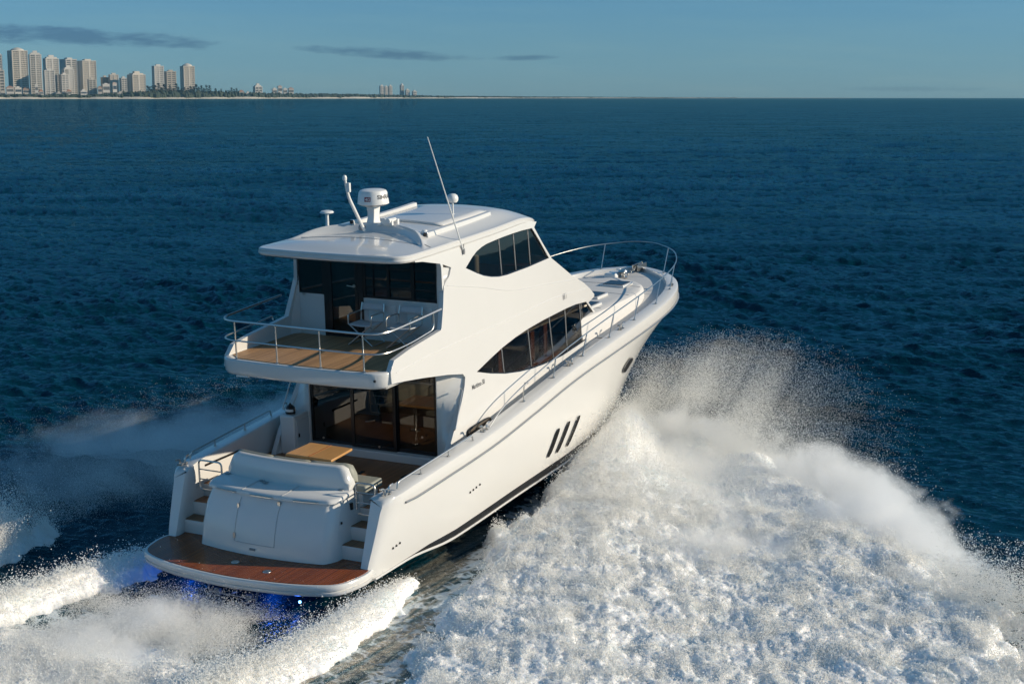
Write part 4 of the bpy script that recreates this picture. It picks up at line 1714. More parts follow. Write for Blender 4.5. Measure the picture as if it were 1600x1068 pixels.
L(t, M_(t, "ADD", M_(t, "MINIMUM", M_(t, "MULTIPLY", fre.outputs[0], windp), M_(t, "ADD", .10, M_(t, "MULTIPLY", wp.outputs[0], .36))), M_(t, "MULTIPLY", aer.outputs["Fac"], .20)), smix.inputs[0])
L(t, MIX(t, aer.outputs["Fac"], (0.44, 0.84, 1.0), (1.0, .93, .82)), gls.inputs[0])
lace = N(t, "ShaderNodeAttribute", attribute_name="foam")
wcol = MIX(t, aer.outputs["Fac"], (0.0003, 0.026, 0.042), (0.20, 0.19, 0.155))  # aerated water, plus the lit hull's tan reflection painted into the colour
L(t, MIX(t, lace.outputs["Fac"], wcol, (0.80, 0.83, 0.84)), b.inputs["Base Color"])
L(t, b.outputs[0], smix.inputs[1])
L(t, gls.outputs[0], smix.inputs[2])
L(t, smix.outputs[0], t.nodes["Material Output"].inputs[0])
geo = N(t, "ShaderNodeNewGeometry")
mpn = N(t, "ShaderNodeMapping")
mpn.inputs["Scale"].default_value = (1, 1.5, 1)
L(t, geo.outputs["Position"], mpn.inputs[0])
n1 = N(t, "ShaderNodeTexNoise", i_Scale=3.2, i_Detail=5.0, i_Roughness=0.62)
L(t, mpn.outputs[0], n1.inputs["Vector"])
bmp = N(t, "ShaderNodeBump", i_Strength=1.0, i_Distance=0.11)
L(t, n1.outputs[0], bmp.inputs["Height"])
for n_ in (b, gls, fre):
    L(t, bmp.outputs[0], n_.inputs["Normal"])

# rows one and a half to a picture line, spreading with distance; columns by bearing
fpx = 1536.0
rows_y = []
dep = math.atan2(CAM_H, 15.0)
step = 1.0 / (fpx * 1.5)
while True:
    r = CAM_H / math.tan(dep)
    if r > 15000:
        break
    rows_y.append(r)
    dep -= step if dep > .004 else step * .5
    if dep < CAM_H / 15000:
        break
rows_y.append(15000.0)
rr_ = np.array(rows_y)
th = np.radians(np.linspace(-33, 33, 1560))
Rg, Tg = np.meshgrid(rr_, th, indexing="ij")
X0, Y0 = Rg * np.sin(Tg), Rg * np.cos(Tg)
z, dx, dy, sx, sy = sea_fields(X0, Y0, Rg)
chop = .85
X1, Y1 = X0 - chop * dx, Y0 - chop * dy
nr, nc = X0.shape
co = np.stack([X1, Y1, z], -1).reshape(-1, 3)
ii = np.arange(nr * nc).reshape(nr, nc)
q = np.stack([ii[:-1, :-1], ii[1:, :-1], ii[1:, 1:], ii[:-1, 1:]], -1).reshape(-1, 4)[:, ::-1]


def fast_mesh(name, co, faces, mat, smooth=True):
    me = bpy.data.meshes.new(name)
    nf, k = faces.shape
    me.vertices.add(len(co))
    me.vertices.foreach_set("co", np.ascontiguousarray(co, dtype=np.float32).ravel())
    me.loops.add(nf * k)
    me.loops.foreach_set("vertex_index", np.ascontiguousarray(faces, dtype=np.int32).ravel())
    me.polygons.add(nf)
    me.polygons.foreach_set("loop_start", np.arange(0, nf * k, k, dtype=np.int32))
    me.polygons.foreach_set("use_smooth", np.full(nf, smooth, dtype=bool))
    me.materials.append(mat)
    me.update(calc_edges=True)
    o = bpy.data.objects.new(name, me)
    COL.objects.link(o)
    return o


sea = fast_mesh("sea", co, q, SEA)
gxs, gys = to_boat(X1, Y1)
ss = -gys
near = (Rg < 75)
sheenv = np.zeros_like(gxs)
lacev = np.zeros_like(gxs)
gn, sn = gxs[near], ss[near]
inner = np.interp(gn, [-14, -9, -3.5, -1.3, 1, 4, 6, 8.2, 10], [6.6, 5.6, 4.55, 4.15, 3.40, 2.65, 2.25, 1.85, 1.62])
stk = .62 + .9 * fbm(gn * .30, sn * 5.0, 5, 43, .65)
sheenv[near] = np.clip(stk, 0, 1) * sstep(1.4, 2.2, sn) * sstep(inner + .9, inner - .2, sn) * sstep(9, 6, gn) * sstep(-13, -3, gn)
outer = np.interp(gn, [-14, -5, 1, 4.3, 7, 9.8, 12.0, 13.4, 14.3], [22, 17.2, 13.8, 11.8, 10.0, 8.0, 5.8, 3.4, 1.5])
rg1 = 1 - 2 * np.abs(fbm(gn * .8, sn * .8, 4, 45, .6))
rg2 = 1 - 2 * np.abs(fbm(gn * 2.3, sn * 2.3, 3, 46, .6))
bo = np.exp(-((sn - outer) / 1.5) ** 2) * sstep(13.5, 11, gn)
bi = np.exp(-((sn - inner) / .35) ** 2) * sstep(9, 7, gn)
bs = sstep(2.9, 2.2, np.abs(sn)) * sstep(-1.6, -3.2, gn) * .75
bt = np.exp(-((np.abs(sn) - 3.0) / .8) ** 2) * sstep(1.5, 0, gn) * .8
lacev[near] = np.clip((np.maximum(rg1, rg2 * .9) - .98 + .62 * np.maximum.reduce([bo, bi, bs, bt])) * 3.2, 0, .9) * (np.maximum.reduce([bo, bi, bs, bt]) > .06)
for nm_, arr in (("aerated_sheen", sheenv), ("foam", lacev)):
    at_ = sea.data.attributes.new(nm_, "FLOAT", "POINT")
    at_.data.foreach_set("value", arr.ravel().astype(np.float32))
# the rest of the water, behind and beside the camera
thb = np.radians(np.linspace(33, 327, 160))
rb = np.array([0, 4, 8, 11, 15, 20, 28, 40, 60, 100, 200, 500, 1500, 5000, 15000.0])
Rb, Tb = np.meshgrid(rb, thb, indexing="ij")
cb = np.stack([Rb * np.sin(Tb), Rb * np.cos(Tb), Rb * 0 - .02], -1).reshape(-1, 3)
ib = np.arange(cb.shape[0]).reshape(Rb.shape)
qb = np.stack([ib[:-1, :-1], ib[1:, :-1], ib[1:, 1:], ib[:-1, 1:]], -1).reshape(-1, 4)[:, ::-1]
thc = np.radians(np.linspace(-33, 33, 40))
Rc, Tc = np.meshgrid(rb[:5], thc, indexing="ij")
cc = np.stack([Rc * np.sin(Tc), Rc * np.cos(Tc), Rc * 0 - .02], -1).reshape(-1, 3)
ic = np.arange(cc.shape[0]).reshape(Rc.shape) + len(cb)
qc = np.stack([ic[:-1, :-1], ic[1:, :-1], ic[1:, 1:], ic[:-1, 1:]], -1).reshape(-1, 4)[:, ::-1]
sea2 = fast_mesh("open_water", np.concatenate([cb, cc]), np.concatenate([qb, qc]), SEA)
for o in (sea, sea2):
    tag(o, kind="structure")

# ================================================================ white water
def foam_mat(name, col, trans=0.3):
    m = bpy.data.materials.new(name)
    m.use_nodes = True
    t = m.node_tree
    t.nodes.remove(t.nodes["Principled BSDF"])
    d = N(t, "ShaderNodeBsdfDiffuse", i_Roughness=1.0)
    d.inputs[0].default_value = (*col, 1)
    tr = N(t, "ShaderNodeBsdfTranslucent")
    tr.inputs[0].default_value = (*col, 1)
    mx = N(t, "ShaderNodeMixShader", i_Fac=trans)
    L(t, d.outputs[0], mx.inputs[1])
    L(t, tr.outputs[0], mx.inputs[2])
    L(t, mx.outputs[0], t.nodes["Material Output"].inputs[0])
    return m


FOAM = pm("white_foam", (0.95, 0.945, 0.915), 1.0, Specular_IOR_Level=0.0, Subsurface_Weight=0.85, Subsurface_Scale=0.08)
FOAM.node_tree.nodes["Principled BSDF"].inputs["Subsurface Radius"].default_value = (1.0, 1.1, 1.2)
DROP = foam_mat("spray_droplets", (0.98, 0.97, 0.945), .55)

t = FOAM.node_tree                              # thinner, glassier water between the clots of foam
b = t.nodes["Principled BSDF"]
gp = N(t, "ShaderNodeNewGeometry")
f1_ = N(t, "ShaderNodeTexNoise", i_Scale=.85, i_Detail=7.0, i_Roughness=0.66, i_Distortion=.6)
L(t, gp.outputs["Position"], f1_.inputs["Vector"])
thin = M_(t, "MULTIPLY", M_(t, "SUBTRACT", f1_.outputs[0], .53), 5.0, clamp=True)
L(t, MIX(t, M_(t, "MULTIPLY", thin, .75), (0.95, 0.945, 0.915), (0.50, 0.66, 0.72)), b.inputs["Base Color"])

TETRA = np.array([[1, 1, 1], [1, -1, -1], [-1, 1, -1], [-1, -1, 1]], float) / math.sqrt(3)
TF = np.array([[0, 2, 1], [0, 1, 3], [0, 3, 2], [1, 2, 3]])


def droplets(name, P, rad, mat, label=None, cat="spray"):
    """loose drops of water: one small solid each, freely turned"""
    n = len(P)
    qv = rng.normal(size=(n, 4))
    qv /= np.linalg.norm(qv, axis=1)[:, None]
    w_, x_, y_, z_ = qv.T
    R = np.stack([np.stack([1 - 2 * (y_ * y_ + z_ * z_), 2 * (x_ * y_ - z_ * w_), 2 * (x_ * z_ + y_ * w_)], -1),
                  np.stack([2 * (x_ * y_ + z_ * w_), 1 - 2 * (x_ * x_ + z_ * z_), 2 * (y_ * z_ - x_ * w_)], -1),
                  np.stack([2 * (x_ * z_ - y_ * w_), 2 * (y_ * z_ + x_ * w_), 1 - 2 * (x_ * x_ + y_ * y_)], -1)], 1)
    V = np.einsum("nij,kj->nki", R, TETRA) * (np.asarray(rad) * 1.35)[:, None, None] + P[:, None, :]
    F = (TF[None] + 4 * np.arange(n)[:, None, None]).reshape(-1, 3)
    o = fast_mesh(name, V.reshape(-1, 3), F, mat, False)
    return tag(o, label, cat if label else None, kind="stuff")


def interp(x, xs, ys):
    return np.interp(x, xs, ys)


# ---- starboard: foam field from the bow wave
YI_X = [-14, -9, -3.5, -1.3, 1, 4, 6, 8.2, 10, 11.5, 13, 14]
YI_Y = [6.6, 5.6, 4.55, 4.15, 3.40, 2.65, 2.25, 1.85, 1.62, 1.45, 1.25, 1.1]
YO_X = [-14, -5, 1, 4.3, 7, 9.8, 12.0, 13.4, 14.3]
YO_Y = [22.5, 17.9, 14.5, 12.5, 10.6, 8.4, 5.9, 3.4, 1.5]


def foam_h(gx, gy):
    """height of the foam field, gy counted to starboard"""
    big = fbm(gx * .30, gy * .30, 3, 78)
    yi, yo = interp(gx, YI_X, YI_Y), interp(gx, YO_X, YO_Y) + 1.1 * big * sstep(13.5, 10, gx)
    tt = (gy - yi) / np.maximum(yo - yi, .1)
    wob = fbm(gx * .55, gy * .55, 4, 77, .65) * .13
    edge = sstep(-.01, .06, tt + wob * .35) * (1 - sstep(.80, 1.02, tt + wob))
    fwd = sstep(14.2, 12.6, gx)
    # crest of water thrown off the hull, highest forward
    crest = interp(gx, [-14, -4, 1, 4, 7, 9.5, 11.5, 13, 14], [.05, .08, .12, .24, .55, .92, 1.10, .90, .3])
    c1 = crest * np.exp(-((gy - yi - interp(gx, [0, 6, 10, 13], [2.2, 1.7, 1.1, .5])) / interp(gx, [0, 6, 10, 13], [2.0, 1.6, 1.1, .6])) ** 2)
    # outer curling ridge
    outer = interp(gx, [-14, -3, 2, 5, 8, 10.5, 12.5, 13.6], [.08, .10, .14, .20, .30, .42, .52, .3]) * np.clip(.8 + .5 * fbm(gx * .6, gy * .6, 2, 79), .3, 1.3)
    c2 = outer * np.exp(-(((tt - interp(gx, [3, 9, 13], [.74, .68, .55])) * (yo - yi)) / interp(gx, [0, 8, 12, 13.5], [2.2, 1.7, 1.0, .4])) ** 2)
    base = .08 + .08 * big
    fa, fb = (-gx + .45 * gy) * .62, (gy + .45 * gx)          # lumps drawn out along the flow
    fa = fa + .25 * fbm(gx * .8, gy * .8, 2, 37)
    lump = billow(fa * .75, fb * .75, 2, 30, .5) * .055 + billow(fa * 1.7, fb * 1.7, 2, 31, .55) * .050 + billow(fa * 4.6, fb * 4.6, 4, 33, .62) * .036
    rough = interp(gx, [-4, 3, 7, 10, 13], [.80, .78, .58, .35, .25])
    rough = rough * (1 - .45 * np.clip(c2 / .8, 0, 1))
    fine = billow(gx * 14, gy * 14, 2, 36, .7) * .018
    h = (base + c1 + c2 + lump * rough + fine) * edge * fwd - .22 * (1 - edge * fwd)
    return h, edge * fwd


def foam_grid(name, gx0, gx1, gy0, gy1, res, hfun, label, mirror=-1, mat=None):
    nx, ny = int((gx1 - gx0) / res), int((gy1 - gy0) / res)
    gx, gy = np.meshgrid(np.linspace(gx0, gx1, nx), np.linspace(gy0, gy1, ny), indexing="ij")
    h, m = hfun(gx, gy)
    # push the lumps sideways a little so that they overhang
    ox = .05 * perlin(gx * 3.1, gy * 3.1, 91) + .03 * perlin(gx * 9, gy * 9, 92)
    oy = .05 * perlin(gx * 3.1, gy * 3.1, 93) + .03 * perlin(gx * 9, gy * 9, 94)
    X, Y = to_world(gx + ox, mirror * (gy + oy))
    zs = sea_fields(X, Y, np.hypot(X, Y))[0] if False else 0
    idx = -np.ones(nx * ny, int)
    keep_v = (m > .012)
    f = np.arange(nx * ny).reshape(nx, ny)
    k4 = keep_v[:-1, :-1] | keep_v[1:, :-1] | keep_v[1:, 1:] | keep_v[:-1, 1:]
    qf = np.stack([f[:-1, :-1], f[1:, :-1], f[1:, 1:], f[:-1, 1:]], -1)[k4]
    if mirror < 0:
        qf = qf[:, ::-1]
    used = np.unique(qf)
    idx[used] = np.arange(len(used))
    co = np.stack([X, Y, h + zs], -1).reshape(-1, 3)[used]
    o = fast_mesh(name, co, idx[qf], mat or FOAM)
    tag(o, label, "foam", kind="stuff")
    return o


foam_grid("wake_foam", -8, 14.2, .9, 17.5, .035, foam_h, "thick churned white foam spreading from the bow wave beside the lit hull")


def scatter(n, gx0, gx1, gy0, gy1):
    return rng.uniform(gx0, gx1, n), rng.uniform(gy0, gy1, n)


# drops standing over the foam field: a fuzz everywhere, tall on the crests
gx, gy = scatter(1500000, -6, 14, 1.0, 16)
h, m = foam_h(gx, gy)
dens = np.clip(.22 + (h - .12) / .9, .12, 1) * np.clip((m - .02) / .4, 0, 1)
keep = rng.random(len(gx)) < dens * .75
gx, gy, h = gx[keep], gy[keep], h[keep]
up = rng.exponential(1.0, len(gx)) * (.030 + .16 * np.clip(h - .25, 0, 1.2))
jx = rng.normal(size=(len(gx), 2)) * .5 * up[:, None]
X, Y = to_world(gx + jx[:, 0], -gy - jx[:, 1])
P = np.stack([X, Y, h + up - .02], -1)
r_ = .0035 + .0105 * rng.random(len(gx)) ** 3
gx, gy = scatter(1300000, -5, 7.5, 2.0, 15)
h, m = foam_h(gx, gy)
wis = np.clip(.35 + 1.4 * fbm(gx * 1.6, gy * 1.6, 3, 66), 0, 1)
keep = rng.random(len(gx)) < np.clip((m - .02) / .4, 0, 1) * (.12 + .88 * wis) * .62
gx, gy, h, wis = gx[keep], gy[keep], h[keep], wis[keep]
X, Y = to_world(gx, -gy)
P = np.concatenate([P, np.stack([X, Y, h - .012 + rng.exponential(1.0, len(gx)) * (.012 + .05 * wis ** 2)], -1)])
r_ = np.concatenate([r_, .004 + .010 * rng.random(len(gx)) ** 2])
droplets("bow_spray", P, r_, DROP, "dense white bow spray standing over the foam on the lit side of the hull")


# ragged tufts leaping along the outer edge
n = 420000
gx = rng.uniform(-6, 12.5, n)
gy = interp(gx, YO_X, YO_Y) + rng.normal(size=n) * .75 - .5
tuft = np.clip(fbm(gx * .75, gx * .2 + 7, 3, 68) * 1.6 + .35, 0, 1.4)
up = rng.random(n) ** 1.8 * (.12 + .80 * tuft ** 1.5) * np.interp(gx, [0, 6], [.45, 1])
ok = rng.random(n) < np.clip(.15 + tuft, 0, 1)
gx, gy, up = gx[ok] + rng.normal(size=ok.sum()) * .12, gy[ok] + up[ok] * .4, up[ok]
X, Y = to_world(gx, -gy)
droplets("edge_spray", np.stack([X, Y, up], -1), .0035 + .009 * rng.random(len(gx)) ** 3, DROP, "ragged tufts of spray leaping along the outer edge of the lit foam")


# the high thrown veil: drops on ballistic paths from the hull forward of the crest
def veil(n, x0, x1, vy, vz, drag, tmax, rmin, rmax, side=-1, yb=1.1, spread=1.0):
    xs = rng.uniform(x0, x1, n)
    tt = rng.random(n) ** .8 * tmax
    vo = rng.uniform(vy[0], vy[1], n)
    vu = vz[0] + (vz[1] - vz[0]) * rng.random(n) ** 1.7
    gx = xs - drag * tt * rng.uniform(.7, 1.3, n)
    gy = yb + np.interp(xs, [9, 12, 14], [.7, .3, 0]) + vo * tt * (1 - .12 * tt)
    z = .35 + vu * tt - 4.9 * tt ** 2
    j = .10 + .16 * tt
    gx += rng.normal(size=n) * j * spread
    gy += rng.normal(size=n) * j * spread
    z += rng.normal(size=n) * j * .6
    ok = (z > -.05) & ~((gx < 12.4) & (gy < 3.4) & (z > .5)) & ~((gx < 9) & (gy < 2.9))
    # clumping, so the veil breaks into strands
    cl = fbm(gx * 1.3 + 3 + .6 * z, gy * .8 - .5 * z, 5, 61, .7)
    ok &= rng.random(n) < np.clip(.55 + 1.0 * cl, .06, 1)
    X, Y = to_world(gx[ok], side * gy[ok])
    return np.stack([X, Y, z[ok]], -1), rng.uniform(rmin, rmax, ok.sum())


P1, r1 = veil(700000, 11.8, 14.4, (1.5, 6.0), (1.0, 6.4), .9, 1.15, .0020, .0052)
P2, r2 = veil(340000, 12.0, 14.4, (4.0, 6.6), (4.2, 7.1), .5, 1.3, .0020, .0055, spread=1.6)
P3, r3 = veil(360000, 5.5, 12.5, (3.5, 9.0), (.8, 4.6), 2.2, .95, .0028, .0068, yb=2.5)
P1, r1 = np.concatenate([P1, P3]), np.concatenate([r1, r3])
droplets("spray_veil", np.concatenate([P1, P2]), np.concatenate([r1, r2]), DROP, "fine veil of drops thrown high and outwards from the bow over the dark sea")

# ---- port side spray, in the shadow of the hull
Pp, rp = veil(600000, 4.0, 14.4, (2.5, 12.5), (.5, 4.6), 5.5, 1.0, .0022, .0050, side=1, yb=2.2)
Pq, rq = veil(400000, -5.0, 8.0, (2.0, 10.5), (.3, 3.0), 2.5, .75, .0022, .0050, side=1, yb=4.4)
droplets("shaded_spray", np.concatenate([Pp, Pq]), np.concatenate([rp, rq]), DROP, "bluish veil of spray in the shade on the far side of the yacht")


# ---- stern: two ridges peeling off the corners and the churned trough between
def ridge_c(gx):
    return interp(gx, [-14, -7, -4.5, -2.2, -.5, 1.2, 2.2], [3.6, 3.05, 2.95, 2.85, 2.65, 2.40, 2.28])


def stern_h(gx, gy):
    ay = np.abs(gy)
    c = ridge_c(gx)
    hr = interp(gx, [-14, -7, -3, -1, .8, 1.9, 2.3], [.20, .26, .27, .22, .11, .03, 0])
    wd = interp(gx, [-14, -7, -3, 0, 2], [.70, .55, .42, .28, .14])
    rid = hr * np.exp(-((ay - c) / wd) ** 2)
    # broken foam filling in behind
    fill = sstep(-3.0, -5.2, gx + .8 * fbm(gx * .6, gy * .6, 3, 14)) * sstep(c + .3, c - .3, ay)
    m = np.maximum(sstep(.10, .32, rid / np.maximum(hr, .02) * sstep(2.3, -1.2, gx) ** .8 + .16 * fbm(gx * 1.7, gy * 1.7, 3, 19)), fill)
    lump = billow(gx * 2.2, gy * 2.2, 2, 51, .55) * .07 + billow(gx * 5.2, gy * 5.2, 4, 52, .66) * .055
    h = rid + fill * .05 + lump * (.35 + .65 * fill) * m * sstep(2.3, -.8, gx) - .16 * (1 - m) - .05
    return h, m


foam_grid("stern_wake", -10.5, 2.3, -4.6, 4.6, .034, stern_h, "white foam ridges and broken wash streaming away behind the swim platform", mirror=1)
gx, gy = scatter(1100000, -10, 2.2, -4.2, 4.2)
h, m = stern_h(gx, gy)
keep = (m > .3) & ~((gx > -1.5) & (np.abs(gy) < 2.3)) & (rng.random(len(gx)) < np.clip(h * 3.2, .05, 1) * .8)
gx, gy, h = gx[keep], gy[keep], h[keep]
X, Y = to_world(gx, gy)
up = rng.exponential(1.0, len(gx)) * (.025 + .20 * np.clip(h, 0, .5))
ja = rng.normal(size=(len(gx), 2)) * .05
droplets("stern_spray", np.stack([X + ja[:, 0], Y + ja[:, 1], h + up], -1), .004 + .011 * rng.random(len(gx)) ** 2.5, DROP, "loose drops flying off the foam ridges behind the stern")
def burst_h(gx, gy):
    d = np.hypot((gx + .9 - .2 * (gy - 6)) / 1.5, (gy - 5.7) / .95) + .35 * fbm(gx * 1.1, gy * 1.1, 3, 23)
    m = sstep(1.0, .55, d)
    lump = billow(gx * 2.2, gy * 2.2, 2, 24, .55) * .10 + billow(gx * 5.2, gy * 5.2, 4, 25, .66) * .06
    return m * (.30 * (1 - .6 * d) + .7 * lump) - .2 * (1 - m), m


foam_grid("foam_burst", -5.5, 2.5, 4.6, 9, .04, burst_h, "small sunlit burst of white foam at the left edge, beyond the dark trough", mirror=1)
gx, gy = scatter(700000, -5.5, 2.5, 4.6, 9)
h, m = burst_h(gx, gy)
keep = rng.random(len(gx)) < m * .8
gx, gy, h = gx[keep], gy[keep], h[keep]
up = rng.exponential(1.0, len(gx)) * (.06 + .5 * np.clip(h, 0, .9))
X, Y = to_world(gx + rng.normal(size=len(gx)) * up * .5, gy + rng.normal(size=len(gx)) * up * .5)
droplets("burst_spray", np.stack([X, Y, h + up - .02], -1), .004 + .009 * rng.random(len(gx)) ** 2.5, DROP, "drops leaping from the small foam burst at the left edge")
# mist hanging over the trough under the platform
n = 420000
gx = -rng.gamma(2.2, 1.5, n) - 1.0
gy = rng.normal(size=n) * (1.05 + .10 * -gx)
z = -.2 + rng.exponential(.10, n) + .07 * np.clip(-gx - 1.2, 0, 4)
ok = (rng.random(n) < np.clip(.5 + 1.5 * fbm(gx * .8, gy * .8 + 5, 4, 71), .03, 1)) & (gx > -9)
X, Y = to_world(gx[ok], gy[ok])
droplets("wake_mist", np.stack([X, Y, z[ok]], -1), rng.uniform(.003, .0065, ok.sum()), DROP, "grey mist hanging over the trough right behind the swim platform")

# ---- mist: spray too fine to see as drops, as real clouds of water in the air
def mist(name, a, b_, bulge, hw, top, dens, scale, thr, label, col=(.993, .995, .996), side=1, tp=.0):
    """cloud along the line a-b (gx, gy), bowed sideways; its density thins out by noise towards every edge"""
    ax, ay = to_world(*a)
    bx, by = to_world(*b_)
    Lc = math.hypot(bx - ax, by - ay)
    m = bpy.data.materials.new(name)
    m.use_nodes = True
    t = m.node_tree
    t.nodes.remove(t.nodes["Principled BSDF"])
    tcn = N(t, "ShaderNodeTexCoord")
    sp = N(t, "ShaderNodeSeparateXYZ")
    L(t, tcn.outputs["Object"], sp.inputs[0])
    x, y, z = sp.outputs
    u = M_(t, "DIVIDE", x, Lc, clamp=True)
    bow = M_(t, "MULTIPLY", M_(t, "MULTIPLY", u, M_(t, "SUBTRACT", 1.0, u)), 4.0)
    wid = M_(t, "ADD", hw * .35, M_(t, "MULTIPLY", M_(t, "POWER", u, .5), hw * .65))
    d = M_(t, "DIVIDE", M_(t, "SUBTRACT", y, M_(t, "MULTIPLY", bow, bulge)), wid)
    zt = M_(t, "MULTIPLY", M_(t, "SUBTRACT", 1.0, M_(t, "MULTIPLY", u, .5)), M_(t, "ADD", .45, M_(t, "MULTIPLY", M_(t, "POWER", M_(t, "MULTIPLY", u, M_(t, "SUBTRACT", 1.25, u)), .5), .9)))
    zt = M_(t, "MULTIPLY", zt, top * 1.12)
    zf = M_(t, "DIVIDE", M_(t, "MAXIMUM", z, 0.0), zt)
    ends = M_(t, "ADD", M_(t, "MAXIMUM", M_(t, "SUBTRACT", 1.0, M_(t, "MULTIPLY", x, .8)), 0.0), M_(t, "MAXIMUM", M_(t, "SUBTRACT", M_(t, "MULTIPLY", u, 3.0), 2.0 - tp), 0.0))
    nn = N(t, "ShaderNodeTexNoise", i_Scale=scale, i_Detail=6.0, i_Roughness=0.64, i_Distortion=.5)
    L(t, tcn.outputs["Object"], nn.inputs["Vector"])
    er = M_(t, "ADD", M_(t, "MULTIPLY", M_(t, "MULTIPLY", d, d), .30), M_(t, "ADD", M_(t, "MULTIPLY", M_(t, "MULTIPLY", zf, zf), .30), M_(t, "MULTIPLY", ends, .3)))
    v = M_(t, "SUBTRACT", M_(t, "SUBTRACT", nn.outputs[0], thr), er)
    v = M_(t, "MULTIPLY", M_(t, "MAXIMUM", v, 0.0), dens * 4)
    p = N(t, "ShaderNodeVolumePrincipled")
    p.inputs["Color"].default_value = (*col, 1)
    p.inputs["Anisotropy"].default_value = .1
    L(t, v, p.inputs["Density"])
    L(t, p.outputs[0], t.nodes["Material Output"].inputs["Volume"])
    rings = []
    for k in range(19):
        uu = -.05 + 1.12 * k / 18
        uc = min(max(uu, 0), 1)
        w_ = (hw * .35 + hw * .65 * uc ** .5) * 1.35
        h_ = top * (.45 + .9 * math.sqrt(max(uc * (1.25 - uc), 0))) * 1.4
        c = bulge * 4 * uc * (1 - uc)
        rings.append([(uu * Lc, c + w_ * math.cos(math.pi * j / 13), -.25 + (h_ + .25) * math.sin(math.pi * j / 13)) for j in range(14)])
    mb = MB()
    mb.loft(rings, closed=True, cap0=True, cap1=True)
    o = mb.build(name, m)
    o.location = (ax, ay, 0)
    o.rotation_euler = (0, 0, math.atan2(by - ay, bx - ax))
    return tag(o, label, "mist", kind="stuff")


mist("bow_mist", (14.4, -.9), (2.5, -12.0), 1.9, 1.9, 1.40, 3.2, .85, .30, "soft white cloud of spray billowing outwards from the sunlit bow")
mist("crest_mist", (13.0, -2.4), (0.5, -8.6), .6, 3.2, .95, 1.5, .9, .35, "thin white mist lying over the foam close beside the sunlit hull")
mist("shaded_mist", (14.4, 1.2), (-5.0, 9.0), -3.0, 5.4, 1.25, .75, .5, .25, "blue shaded cloud of spray along the far side of the yacht", tp=.6)
mist("wake_mist_cloud", (-1.2, 0), (-9.5, 0), 0, 2.6, .50, 2.4, .95, .35, "smoky grey mist over the trough close behind the platform")

# ---- haze over the whole scene
HZ = bpy.data.materials.new("sea_haze")
HZ.use_nodes = True
t = HZ.node_tree
t.nodes.remove(t.nodes["Principled BSDF"])
pv = N(t, "ShaderNodeVolumePrincipled")
pv.inputs["Color"].default_value = (0.34, 0.70, 0.92, 1)
pv.inputs["Density"].default_value = 1.7e-5
pv.inputs["Anisotropy"].default_value = 0.0
L(t, pv.outputs[0], t.nodes["Material Output"].inputs["Volume"])

# ================================================================ the far coast
# metres per photograph-pixel at a distance d : d / 2400
def bearing(px, d):
    a = math.atan2((px - 800) / 2400.0 * math.cos(math.atan(382 / 2400)), 1.0)
    return d * math.sin(a), d * math.cos(a)


def shore_d(px):
    return float(np.interp(px, [-200, 0, 230, 400, 560, 700, 1000, 1320], [7300, 7700, 8100, 9000, 10300, 11600, 13300, 14300]))


SAND = noisy(pm("pale_beach_sand", (0.62, 0.54, 0.42), 0.9), .01, .12)
SCRUB = noisy(pm("coastal_scrub", (0.030, 0.040, 0.020), 0.9), .02, .45)
LEAF = noisy(pm("dark_pine_foliage", (0.016, 0.026, 0.014), 0.8), .08, .5)
BARK = pm("tree_bark", (0.09, 0.065, 0.045), 0.9)
CONC = [noisy(pm("cream_concrete", c, 0.8), .03, .08) for c in ((.54, .48, .40), (.47, .44, .40), (.58, .54, .48), (.43, .37, .30))]
WINDK = [pm("dark_glazing", c, 0.3) for c in ((.10, .11, .12), (.14, .135, .125), (.075, .09, .11))]  # dark window glazing in three tones
ROOFT = pm("terracotta_roof", (0.32, 0.16, 0.10), 0.8)

# terrain: beach, low dune and the flat land behind
pxs = np.linspace(-260, 1330, 220)
sec = [(0, -1.0, 0), (18, 1.2, 0), (80, 7.5, 0), (110, 10.5, 1), (300, 13.0, 1), (2200, 14.0, 1)]
rowsS = []
for d_, z_, _ in sec:
    r = []
    for p in pxs:
        sd = shore_d(p) + 30 * math.sin(p * .11) + 18 * math.sin(p * .37)
        fade = float(np.interp(p, [-200, 560, 900, 1330], [1, 1, .55, .12]))
        x, y = bearing(p, sd + d_)
        r.append((x, y, z_ * (fade if z_ > 0 else 1) + (1.6 * math.sin(p * .9) * fade if z_ > 5 else 0)))
    rowsS.append(r)
for nm, a, b, mt in (("beach", 0, 3, SAND), ("coastal_land", 2, 5, SCRUB)):
    mb = MB()
    mb.loft(rowsS[a:b + 1])
    tag(mb.build(nm, mt), kind="structure")
# scrub and low bush along the dune, one mass
mb = MB()
for p in np.arange(-230, 1150, .4):
    hgt = float(np.interp(p, [-230, 150, 230, 330, 420, 560, 700, 900, 1150], [18, 22, 46, 46, 34, 28, 17, 11, 6])) * random.uniform(.45, 1.0)
    x, y = bearing(p, shore_d(p) + random.uniform(95, 330))
    w = random.uniform(8, 20)
    z0 = float(np.interp(p, [-200, 560, 900, 1330], [8, 8, 4, .5]))
    top = [(x + w * random.uniform(-.4, .4), y + w * random.uniform(-.3, .3), z0 + hgt * random.uniform(.75, 1)) for _ in range(2)]
    ring = [(x + w * math.cos(TAU * k / 6) * random.uniform(.7, 1.2), y + w * math.sin(TAU * k / 6), z0 + hgt * random.uniform(.3, .6)) for k in range(6)]
    bot = [(x + w * math.cos(TAU * k / 6), y + w * math.sin(TAU * k / 6), z0 - 2) for k in range(6)]
    mb.add(bot + ring + top[:1], [(k, (k + 1) % 6, 6 + (k + 1) % 6, 6 + k) for k in range(6)] + [(6 + k, 6 + (k + 1) % 6, 12) for k in range(6)])
tag(mb.build("coastal_bush", SCRUB, angle=20), "low dark bush along the dune behind the distant beach", "bush", kind="stuff")


